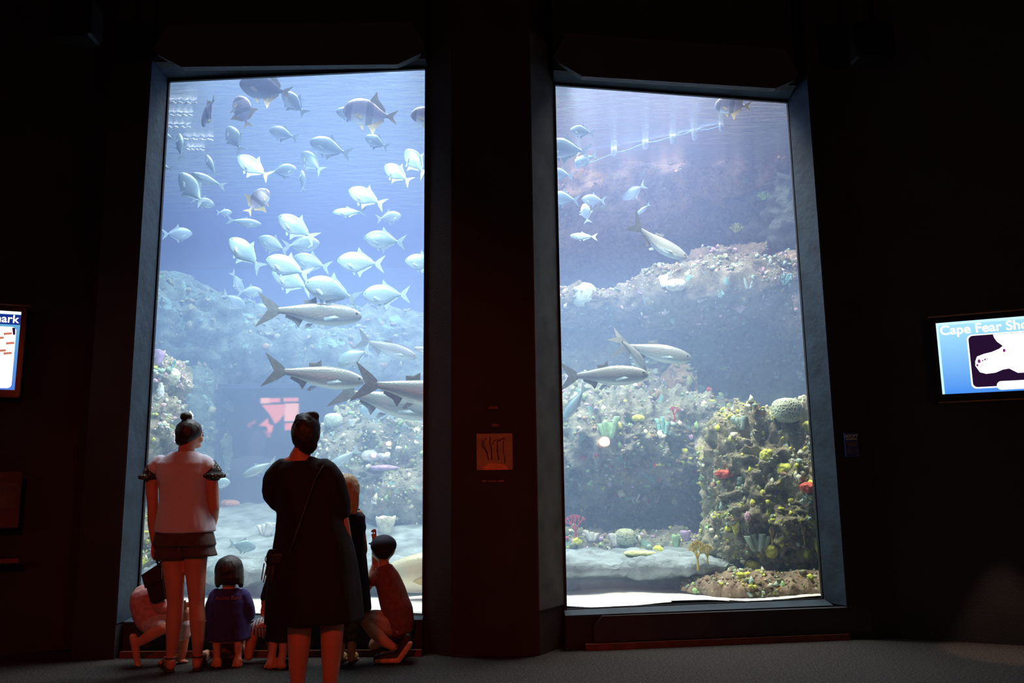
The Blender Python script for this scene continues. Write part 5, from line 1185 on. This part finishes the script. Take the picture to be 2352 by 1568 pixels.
b.chain([(A(688, 1340, Y), .095), (A(688, 1410, Y), .074), (A(688, 1440, Y), .066), (A(687, 1480, Y-.01), .062), (A(684, 1530, Y-.01), .050), (A(684, 1575, Y), .038), (dz(A(685, 1600, Y), .08), .032)])
b.chain([(A(758, 1340, Y), .095), (A(760, 1410, Y), .073), (A(763, 1440, Y), .065), (A(762, 1480, Y-.01), .060), (A(760, 1530, Y-.01), .050), (A(758, 1575, Y), .038), (dz(A(758, 1600, Y), .08), .032)])
foot_(b, dz(A(685, 1600, Y), .075), dz(g+Vector((-.10, .15, 0)), .022)); foot_(b, dz(A(758, 1600, Y), .075), dz(g+Vector((.13, .15, 0)), .022))
b.build('body', skin2, p, .007, 5); eyes(hc, .083, hd, p)
h_ = Blob(); h_.ell(hc+Vector((.004, -.015, .012)), (.083, .094, .105)); h_.ell(A(704, 970, Y), (.070, .07, .055)); h_.ell(A(716, 956, Y), (.040, .04, .035)); h_.ell(A(693, 958, Y), (.035, .04, .025)); h_.ell(A(706, 1022, Y-.02), (.055, .06, .05))
h_.build('hair', hair_d, p, .007, 3, (.012, 26, (1, 1, .5)))
s = Blob(); s.loft([(A(720, 1424, Y), .268, .205, .030), (A(720, 1405, Y), .266, .205, .028), (A(720, 1360, Y), .258, .195, .026), (A(720, 1310, Y), .245, .18, .022), (A(720, 1260, Y), .228, .165, .016), (A(718, 1215, Y), .205, .148, .012), (A(714, 1180, Y), .190, .135, .01),
     (A(706, 1140, Y), .190, .125, .01), (A(698, 1100, Y), .188, .115, 0), (A(692, 1076, Y), .165, .095, 0), (A(688, 1058, Y), .10, .07, 0)], nf=7, n=40)
s.chain([(A(742, 1082, Y), .075), (A(762, 1110, Y), .080), (A(776, 1150, Y), .074), (A(780, 1176, Y), .066)])
s.chain([(A(650, 1078, Y), .072), (A(634, 1100, Y), .078), (A(630, 1130, Y+.02), .074), (A(644, 1152, Y+.05), .066)]); s.cap(A(664, 1072, Y), .06, A(715, 1070, Y), .055)
blk = pbr('black_jersey', (0.006, 0.006, 0.007, 1), .85, noise=80, var=.2); s.build('dress', blk, p, .009, 4, (.012, 6, (1, 1, .35)))
# shoulder bag
q0 = A(650, 1292, Y-.10); o_ = empty('handbag', q0, 'black shoulder bag with fringe hanging at the left hip of the woman in black', 'bag')
bl = pbr('black_leather', (0.014, 0.012, 0.012, 1), .4); s = Blob(); s.loft([(q0+Vector((0, 0, -.10)), .075, .03), (q0+Vector((0, 0, -.06)), .092, .035), (q0+Vector((0, 0, .03)), .085, .032), (q0+Vector((-.005, 0, .07)), .07, .02)], pw=3.2); s.build('bag_body', bl, o_, .006, 3)
s = Blob(); s.loft([(q0+Vector((0, -.012, -.01)), .088, .032), (q0+Vector((0, -.01, .05)), .088, .034), (q0+Vector((-.005, -.005, .075)), .072, .022)], pw=3.2); s.build('flap', bl, o_, .006, 3)
V = []; F = []
for i in range(9): x_ = -.075+i*.018; capsule(V, F, (x_-.02, -.03, .0), .0035, (x_-.03-.006*(i % 3), -.035, -.085-.012*(i % 2)), .003, 6)
link_mesh('fringe', mesh_np('fringe', V, F), pbr('grey_fringe', (0.10, 0.08, 0.07, 1), .7), o_)
V = []; F = []
for i in range(12):
    a, a2 = 2*PI*i/12, 2*PI*(i+1)/12; capsule(V, F, (-.085+math.cos(a)*.014, 0, .02+math.sin(a)*.02), .0028, (-.085+math.cos(a2)*.014, 0, .02+math.sin(a2)*.02), .0028, 6)
link_mesh('ring', mesh_np('ring', V, F), pbr('dull_metal', (0.3, 0.3, 0.3, 1), .3, .8), o_)
V = []; F = []; sp1 = [A(742, 1070, Y-.08), A(724, 1100, Y-.135), A(706, 1150, Y-.15), A(690, 1200, Y-.165), A(672, 1250, Y-.175), A(660, 1275, Y-.14)]
for a_, b_ in zip(sp1[:-1], sp1[1:]): capsule(V, F, a_-q0, .005, b_-q0, .005, 6)
link_mesh('strap', mesh_np('strap', V, F), pbr('dark_brown_strap', (0.04, 0.03, 0.028, 1), .5), o_)

# ---------------- girl with long blond hair
Y = 5.88
g = dz(onz(803, 1513, 0), 0); p = empty('person', g, 'child with long blond hair in a navy dress standing half behind the woman in black', 'person')
b = Blob(); hc = A(797, 1122, Y); hd = Vector((-0.2, 1, 0))
b.ell(hc, (.068, .08, .092)); face(b, hc, .075, hd); b.chain([(hc-up_*.05, .042), (A(798, 1168, Y), .042)])
b.loft([(A(798, 1330, Y), .12, .085), (A(798, 1260, Y), .105, .08), (A(798, 1200, Y), .115, .08), (A(798, 1172, Y), .10, .06)])
b.chain([(A(822, 1180, Y), .036), (A(831, 1230, Y), .030), (A(836, 1262, Y+.03), .026), (A(828, 1300, Y+.1), .020)]); hand(b, A(828, 1302, Y+.1), (-.1, .4, -1), (-.3, 1, 0), .12, .3, (-1, 0, 0))
b.chain([(A(775, 1180, Y), .036), (A(768, 1230, Y), .030), (A(766, 1262, Y+.03), .026), (A(770, 1300, Y+.1), .020)]); hand(b, A(770, 1302, Y+.1), (.1, .4, -1), (.3, 1, 0), .12, .3, (1, 0, 0))
for x_ in (782, 808): b.chain([(A(x_, 1340, Y), .062), (A(x_, 1410, Y), .046), (A(x_, 1440, Y-.01), .042), (dz(A(x_, 1490, Y), .07), .028)]); foot_(b, dz(A(x_, 1496, Y), .06), dz(A(x_, 1512, Y)+Vector((0, .12, 0)), .018), .028, .032)
b.build('body', skin, p, .007, 5); eyes(hc, .075, hd, p)
h_ = Blob(); h_.ell(hc+Vector((.002, -.014, .012)), (.082, .09, .094)); h_.loft([(A(798, 1182, Y-.055), .062, .022), (A(798, 1160, Y-.055), .080, .035), (A(798, 1130, Y-.04), .084, .06), (A(798, 1112, Y-.02), .08, .07)]); h_.build('hair', hair_b, p, .007, 3, (.010, 26, (1, 1, .25)))
s = Blob(); s.loft([(A(796, 1402, Y), .165, .13, .035), (A(796, 1370, Y), .158, .125, .03), (A(797, 1320, Y), .145, .115, .02), (A(798, 1260, Y), .125, .10, .01), (A(798, 1215, Y), .125, .095, 0), (A(798, 1184, Y), .125, .08, 0), (A(798, 1168, Y), .07, .055, 0)], nf=6)
s.cap(A(818, 1180, Y), .045, A(828, 1212, Y), .044); s.cap(A(778, 1180, Y), .045, A(770, 1212, Y), .044); s.build('dress', pbr('navy_cotton', (0.010, 0.012, 0.030, 1), .9), p, .008, 4, (.008, 8, (1, 1, .4)))
s = Blob()
for x_ in (782, 808): s.chain([(A(x_, 1385, Y), .055), (A(x_, 1410, Y), .051), (A(x_, 1440, Y-.01), .047), (A(x_, 1475, Y), .036)])
s.build('leggings', pbr('patterned_green_leggings', (0.09, 0.07, 0.02, 1), .9, noise=30, var=.8), p, .007, 3)
for x_ in (782, 808):
    s = Blob(); c0 = dz(A(x_, 1512, Y), .028); s.cap(c0+Vector((0, .0, 0)), .030, c0+Vector((0, .11, -.002)), .028, 12); s.build('shoe', pbr('mustard_shoe', (0.30, 0.17, 0.05, 1), .6), p, .006, 3)

# ---------------- kneeling girl in the blue T-shirt
Y = 5.88
g = dz(onz(523, 1516, 0), 0); p = empty('person', g, 'small girl with a dark bob kneeling barefoot in a royal blue T-shirt', 'person')
b = Blob(); hc = A(527, 1312, Y); hd = Vector((0.05, 1, -.15))
b.ell(hc, (.080, .088, .098)); face(b, hc, .086, hd); b.chain([(hc-up_*.06, .045), (A(527, 1362, Y), .045)])
b.loft([(A(525, 1470, Y+.02), .13, .11), (A(525, 1420, Y), .118, .09), (A(526, 1380, Y), .12, .08), (A(527, 1358, Y), .09, .055)])
for sx in (-1, 1):
    sh_ = A(527+sx*36, 1370, Y); b.chain([(sh_, .034), (A(527+sx*43, 1405, Y+.02), .030), (A(527+sx*40, 1425, Y+.14), .026), (A(527+sx*26, 1415, Y+.24), .019)]); hand(b, A(527+sx*26, 1414, Y+.25), (-sx*.2, .5, .6), (-sx, 0, .3), .105, .2, (0, 1, 0))
    kx = 522+sx*25; th = A(522+sx*15, 1458, Y+.04); kn = dz(th+Vector((0, .16, 0)), .06); b.chain([(th, .058), (kn, .046)])
    an = dz(A(kx, 1480, Y+.0), .085); b.chain([(kn, .043), ((kn+an)/2+up_*.01, .036), (an, .024)])
    # bare foot standing on its toes, sole towards the camera
    heel = A(kx, 1478, Y-.07); toe = dz(A(kx-sx, 1515, Y-.09), .022)
    b.chain([(heel, .026), ((heel+toe)/2+Vector((0, .012, 0)), .021), (toe, .025)])
    b.ell(toe+up_*.02, (.034, .016, .024))
    for k in range(5): b.cap(toe+Vector(((k-2)*.013, -.002, .0)), .010, toe+Vector(((k-2)*.0145, -.012, -.011)), .0075-.0006*abs(k-(2-2*sx)), 8)
b.build('body', skin, p, .006, 4); eyes(hc, .086, hd, p)
h_ = Blob(); h_.ell(hc+Vector((0, -.012, .014)), (.093, .10, .098)); h_.loft([(A(527, 1340, Y-.02), .097, .075), (A(527, 1325, Y-.02), .096, .085), (A(527, 1305, Y-.01), .090, .09)], pw=2.2)
for sx in (-1, 1): h_.cap(A(527+sx*25, 1325, Y-.005), .028, A(527+sx*27, 1343, Y+.01), .020)
h_.build('hair', hair_d, p, .006, 3, (.006, 30, (1, 1, .3)))
s = Blob(); s.loft([(A(524, 1466, Y+.01), .150, .135, .03), (A(524, 1440, Y+.01), .146, .125, .025), (A(525, 1405, Y), .132, .105, .012), (A(526, 1380, Y), .130, .092, 0), (A(527, 1363, Y), .115, .078, 0), (A(527, 1351, Y), .06, .052, 0)], nf=6)
for sx in (-1, 1): s.chain([(A(527+sx*30, 1367, Y), .050), (A(527+sx*39, 1388, Y), .047), (A(527+sx*44, 1412, Y+.03), .043)])
s.build('t_shirt', pbr('royal_blue_jersey', (0.035, 0.025, 0.16, 1), .9, noise=40, var=.15), p, .007, 4, (.008, 8, (1, 1, .6)))
tx = frame_obj('shirt_print', A(525, 1377, Y-.112)-p.location, (1, 0), None, None); tx.parent = p
for k in list(tx.keys()): del tx[k]
text('lettering', 'Active Band', .036, 0, 0, 0, pbr('faded_red_print', (0.35, 0.12, 0.12, 1), .8), tx, align='CENTER')

# ---------------- crouching boy in a cap at the right
Y = 5.96
g = dz(onz(900, 1512, 0), 0); p = empty('person', g, 'child in a dark cap and rust shirt kneeling sideways beside the pillar', 'person')
b = Blob(); hc = A(880, 1262, Y); hd = Vector((-0.75, .65, .05)).normalized()
b.ell(hc, (.072, .078, .088)); face(b, hc, .078, hd); b.chain([(hc-up_*.05, .038), (A(882, 1306, Y), .040)])
b.chain([(A(888, 1318, Y), .075), (A(900, 1360, Y), .085), (A(912, 1405, Y), .092), (A(918, 1432, Y), .095)])
b.chain([(A(872, 1316, Y), .036), (A(855, 1330, Y), .033), (A(843, 1352, Y+.02), .027), (A(852, 1325, Y+.08), .023), (A(858, 1300, Y+.1), .019)]); hand(b, A(858, 1298, Y+.1), (0.1, .3, 1), (1, 0, .2), .11, .3, (0, -1, 0))
b.chain([(A(890, 1314, Y+.05), .034), (A(862, 1292, Y+.06), .026), (A(860, 1248, Y+.0), .020)]); hand(b, A(860, 1245, Y+.0), (-.05, 0, 1), (1, 0, .3), .11, .25, (1, -.3, 0))
b.chain([(A(912, 1430, Y), .085), (A(880, 1425, Y-.02), .070), (A(845, 1418, Y-.03), .054)]); kn = A(842, 1424, Y-.03)
b.chain([(kn, .05), (A(862, 1452, Y-.08), .048), (A(885, 1474, Y-.12), .036), (A(902, 1484, Y-.12), .028)])
b.chain([(A(905, 1440, Y+.1), .075), (dz(A(862, 1470, Y+.16), .07), .05), (dz(A(905, 1490, Y+.18), .05), .035)])
b.build('body', skin, p, .007, 4); eyes(hc, .078, hd, p)
s = Blob(); s.ell(hc+Vector((.004, -.01, .012)), (.084, .088, .086)); s.build('hair', hair_d, p, .007, 2)
s = Blob(); s.ell(hc+Vector((.004, -.008, .03)), (.092, .095, .075)); s.ell(hc+Vector((-.065, .06, .035)), (.05, .045, .012), (0, .1, 0)); s.build('cap', pbr('dark_navy_cap', (0.010, 0.012, 0.04, 1), .8), p, .006, 3)
s = Blob(); s.chain([(A(886, 1314, Y), .070), (A(888, 1325, Y), .088), (A(900, 1360, Y), .100), (A(912, 1400, Y), .110), (A(918, 1432, Y), .105)]); s.chain([(A(874, 1316, Y), .048), (A(856, 1332, Y), .045)]); s.cap(A(890, 1316, Y+.05), .05, A(876, 1308, Y+.1), .042)
s.build('shirt', pbr('rust_brown_jersey', (0.22, 0.08, 0.065, 1), .9), p, .007, 4, (.008, 8, (1, 1, .6)))
s = Blob(); s.chain([(A(915, 1432, Y), .100), (A(882, 1428, Y-.02), .080), (A(852, 1421, Y-.03), .064)]); s.cap(A(905, 1440, Y+.1), .085, A(880, 1455, Y+.14), .065); s.build('shorts', pbr('tan_shorts', (0.50, 0.33, 0.28, 1), .9), p, .007, 4, (.006, 10, (1, 1, 1)))
def shoe(heel, ball, toe, pr):
    s = Blob(); s.chain([(heel, .034), (ball, .036), (toe, .028)]); s.cap(heel+up_*.02, .03, (heel+ball)/2+up_*.03, .03); s.build('shoe_upper', pbr('dark_trainer', (0.03, 0.02, 0.03, 1), .6), pr, .006, 3)
    s = Blob(); dn = Vector((.018, -.02, -.02)); s.chain([(heel+dn, .022), (ball+Vector((0, -.02, -.02)), .022), (toe+Vector((-.0, -.02, -.012)), .015)]); s.build('shoe_sole', pbr('pale_orange_sole', (0.75, 0.38, 0.25, 1), .6), pr, .006, 3)
shoe(A(936, 1470, Y-.10), dz(A(916, 1500, Y-.10), .045), dz(A(866, 1510, Y-.10), .032), p)
shoe(dz(A(925, 1485, Y+.16), .08), dz(A(900, 1495, Y+.14), .05), dz(A(880, 1497, Y+.12), .04), p)

# ---------------- child at the left with the dark bag on its back
Y = 5.95
g = dz(onz(350, 1492, 0), 0); p = empty('person', g, 'child in a pinkish top crouching at the left window corner behind the standing woman', 'person')
b = Blob(); hc = A(392, 1352, Y+.05); hd = Vector((.8, .6, -.3))
b.ell(hc, (.078, .08, .09)); face(b, hc, .08, hd); b.chain([(hc+Vector((-.04, 0, -.05)), .045), (A(365, 1378, Y), .05)])
b.chain([(A(362, 1376, Y), .085), (A(335, 1375, Y), .098), (A(345, 1420, Y), .10), (A(372, 1428, Y), .09)])
b.chain([(A(350, 1375, Y-.05), .036), (A(375, 1398, Y-.08), .030), (A(410, 1392, Y-.05), .024)]); hand(b, A(412, 1391, Y-.05), (1, .2, .1), (0, 0, 1), .11, .3, (0, -1, 0))
b.chain([(A(365, 1425, Y), .075), (A(402, 1405, Y), .056), (A(425, 1405, Y), .048), (A(424, 1440, Y), .043), (dz(A(420, 1480, Y), .06), .028)]); foot_(b, dz(A(420, 1485, Y), .055), dz(A(432, 1492, Y+.02), .02), .026, .03)
b.chain([(A(352, 1428, Y-.03), .07), (A(372, 1440, Y-.09), .050), (A(345, 1458, Y-.12), .040), (A(318, 1476, Y-.12), .028)])
hl = A(306, 1462, Y-.12); b.chain([(hl, .026), (A(310, 1480, Y-.12), .026), (dz(A(318, 1494, Y-.12), .022), .020)]); 
for k in range(5): b.cap(dz(A(318, 1494, Y-.12), .022)+Vector((0, (k-2)*.012, 0)), .009, dz(A(322, 1497, Y-.12), .014)+Vector((.01, (k-2)*.013, 0)), .007, 8)
b.build('body', skin, p, .006, 4); eyes(hc, .08, hd, p)
s = Blob(); s.ell(hc+Vector((-.008, -.01, .012)), (.088, .09, .092)); s.build('hair', hair_d, p, .007, 2, (.006, 30, (1, 1, .3)))
s = Blob(); s.chain([(A(364, 1376, Y), .092), (A(336, 1376, Y), .108), (A(344, 1410, Y), .112), (A(360, 1428, Y), .10)]); s.cap(A(352, 1374, Y-.05), .05, A(372, 1394, Y-.075), .046); s.build('top', pbr('pinkish_top', (0.60, 0.30, 0.30, 1), .9), p, .007, 4, (.008, 8, (1, 1, 1)))
s = Blob(); s.chain([(A(362, 1428, Y), .092), (A(402, 1408, Y), .068), (A(412, 1407, Y), .064)]); s.cap(A(352, 1430, Y-.03), .085, A(368, 1438, Y-.08), .062); s.build('shorts', pbr('pale_lilac_shorts', (0.55, 0.50, 0.56, 1), .9), p, .007, 4)
s = Blob(); s.chain([(A(424, 1432, Y), .054), (A(420, 1458, Y), .052)]); s.build('trouser_cuff', pbr('white_cuff', (0.65, 0.62, 0.66, 1), .9), p, .007, 3)
# dark satchel
pts = [A(326, 1320, Y-.16), A(372, 1290, Y-.16), A(384, 1374, Y-.16), A(345, 1388, Y-.16)]
cB = sum(pts, Vector())/4; oB = empty('satchel', cB, 'dark brown boxy satchel tilted on the back of the crouching child at the left', 'bag')
b_ = bmesh.new(); hull(b_, [tuple(v-cB+Vector((0, yy, 0))) for yy in (0, .10) for v in (pts[3], pts[2], pts[1], pts[0])]); bmesh.ops.recalc_face_normals(b_, faces=b_.faces)
bmesh.ops.bevel(b_, geom=b_.edges[:], offset=.012, segments=3, affect='EDGES'); link_mesh('bag_body', bm_mesh('bag_body', b_), pbr('dark_brown_canvas', (0.022, 0.014, 0.013, 1), .85), oB)
fp = [pts[0], pts[1], pts[0]*.1+pts[1]*.0+pts[2]*.45+pts[1]*.45, pts[0]*.55+pts[3]*.45]
b_ = bmesh.new(); hull(b_, [tuple(v-cB+Vector((0, yy, 0))) for yy in (-.012, .004) for v in (fp[3], fp[2], fp[1], fp[0])]); link_mesh('flap', bm_mesh('flap', b_), pbr('dark_brown_flap', (0.03, 0.018, 0.016, 1), .8), oB)
V = []; F = []; capsule(V, F, pts[1]-cB, .007, A(378, 1340, Y-.05)-cB, .007, 6); capsule(V, F, A(378, 1340, Y-.05)-cB, .007, A(372, 1372, Y-.08)-cB, .007, 6); link_mesh('strap', mesh_np('strap', V, F), bl, oB)

# ---------------- child in dark clothes kneeling behind the woman in black
Y = 5.84
g = dz(onz(640, 1518, 0), 0); p = empty('person', g, 'child in dark clothes kneeling in front of the woman in the black dress', 'person')
b = Blob(); hc = A(668, 1290, Y+.05); hd = Vector((0, 1, 0))
b.ell(hc, (.078, .085, .095)); face(b, hc, .082, hd); b.chain([(hc-up_*.06, .045), (A(666, 1345, Y), .048)])
b.loft([(A(662, 1455, Y), .13, .11), (A(664, 1400, Y), .115, .09), (A(666, 1355, Y), .11, .07)])
b.chain([(A(632, 1348, Y), .038), (A(622, 1372, Y+.02), .032), (A(612, 1382, Y+.04), .027)]); b.chain([(A(622, 1340, Y), .038), (A(610, 1370, Y+.02), .028), (A(606, 1385, Y+.04), .02)]); hand(b, A(606, 1386, Y+.04), (-.1, .1, -1), (.6, .6, 0), .11, .35, (1, 0, 0))
for sx, fx in ((-1, 624), (1, 648)):
    th = A(fx+6, 1455, Y+.02); kn = dz(th+Vector((sx*.03, .17, 0)), .06); an = dz(A(fx+2, 1480, Y), .09); b.chain([(th, .065), (kn, .05), ((kn+an)/2+up_*.02, .045), (an, .028)])
    heel = A(fx+4, 1474, Y-.07); toe = dz(A(fx-3, 1518, Y-.10), .024); b.chain([(heel, .030), ((heel+toe)/2+Vector((0, .014, 0)), .026), (toe, .031)])
    for k in range(5): b.cap(toe+Vector(((k-2)*.014, -.002, -.002)), .011, toe+Vector(((k-2)*.016, -.012, -.012)), .008, 8)
b.build('body', skin, p, .006, 4); eyes(hc, .082, hd, p)
s = Blob(); s.ell(hc+Vector((0, -.014, .012)), (.09, .095, .10)); s.build('hair', hair_d, p, .007, 2)
s = Blob(); s.loft([(A(660, 1468, Y+.01), .145, .13, .02), (A(662, 1430, Y), .138, .12, .015), (A(664, 1390, Y), .13, .10, 0), (A(665, 1358, Y), .12, .08, 0), (A(666, 1342, Y), .06, .05, 0)], nf=6)
s.chain([(A(645, 1330, Y), .055), (A(630, 1325, Y), .050), (A(616, 1355, Y+.01), .040), (A(610, 1372, Y+.03), .034)]); s.build('top', blk, p, .007, 4, (.008, 8, (1, 1, .6)))

# ---------------- toddler sitting low between the kneeling children
Y = 5.98
g = dz(onz(602, 1480, 0), 0); p = empty('person', g, 'child lying low in striped trousers behind the kneeling girl in blue', 'person')
b = Blob(); b.chain([(dz(A(655, 1440, Y), .14), .085), (A(628, 1442, Y), .075), (A(598, 1440, Y), .058), (A(580, 1452, Y-.03), .045), (dz(A(572, 1478, Y-.05), .04), .03)]); b.ell(A(672, 1420, Y), (.09, .09, .11)); hc = A(690, 1375, Y); b.cap(A(680, 1400, Y), .05, hc, .045); b.ell(hc, (.075, .08, .09)); face(b, hc, .078, (.4, 1, 0))
b.chain([(A(650, 1405, Y-.06), .035), (A(628, 1425, Y-.1), .028), (A(610, 1435, Y-.1), .022)]); hand(b, A(609, 1435, Y-.1), (-1, 0, -.2), (0, 0, 1), .09, .3, (0, 0, -1)); b.build('body', skin, p, .006, 4)
def stripe():
    m, t, out = newmat('grey_striped_cotton'); b = t.add('ShaderNodeBsdfPrincipled'); t.link(b.outputs[0], out.inputs[0]); b.inputs['Roughness'].default_value = .9
    tc = t.add('ShaderNodeTexCoord'); w_ = t.add('ShaderNodeTexWave'); w_.inputs['Scale'].default_value = 14; w_.bands_direction = 'X'; t.link(tc.outputs['Object'], w_.inputs['Vector'])
    r = ramp(t, [(.4, (.12, .10, .13, 1)), (.6, (.42, .42, .40, 1))]); t.link(w_.outputs['Fac'], r.inputs[0]); t.link(r.outputs[0], b.inputs['Base Color']); return m
s = Blob(); s.chain([(dz(A(656, 1440, Y), .15), .098), (A(628, 1441, Y), .086), (A(600, 1440, Y), .068), (A(586, 1448, Y-.02), .056)]); s.build('trousers', stripe(), p, .007, 4)
s = Blob(); s.ell(A(672, 1418, Y), (.105, .10, .125)); s.chain([(A(655, 1402, Y-.05), .048), (A(636, 1418, Y-.09), .042)]); s.build('top', pbr('navy_cotton', (0.010, 0.012, 0.030, 1), .9), p, .007, 4)
s = Blob(); s.ell(hc+Vector((0, -.012, .012)), (.085, .088, .09)); s.build('hair', hair_d, p, .007, 2)
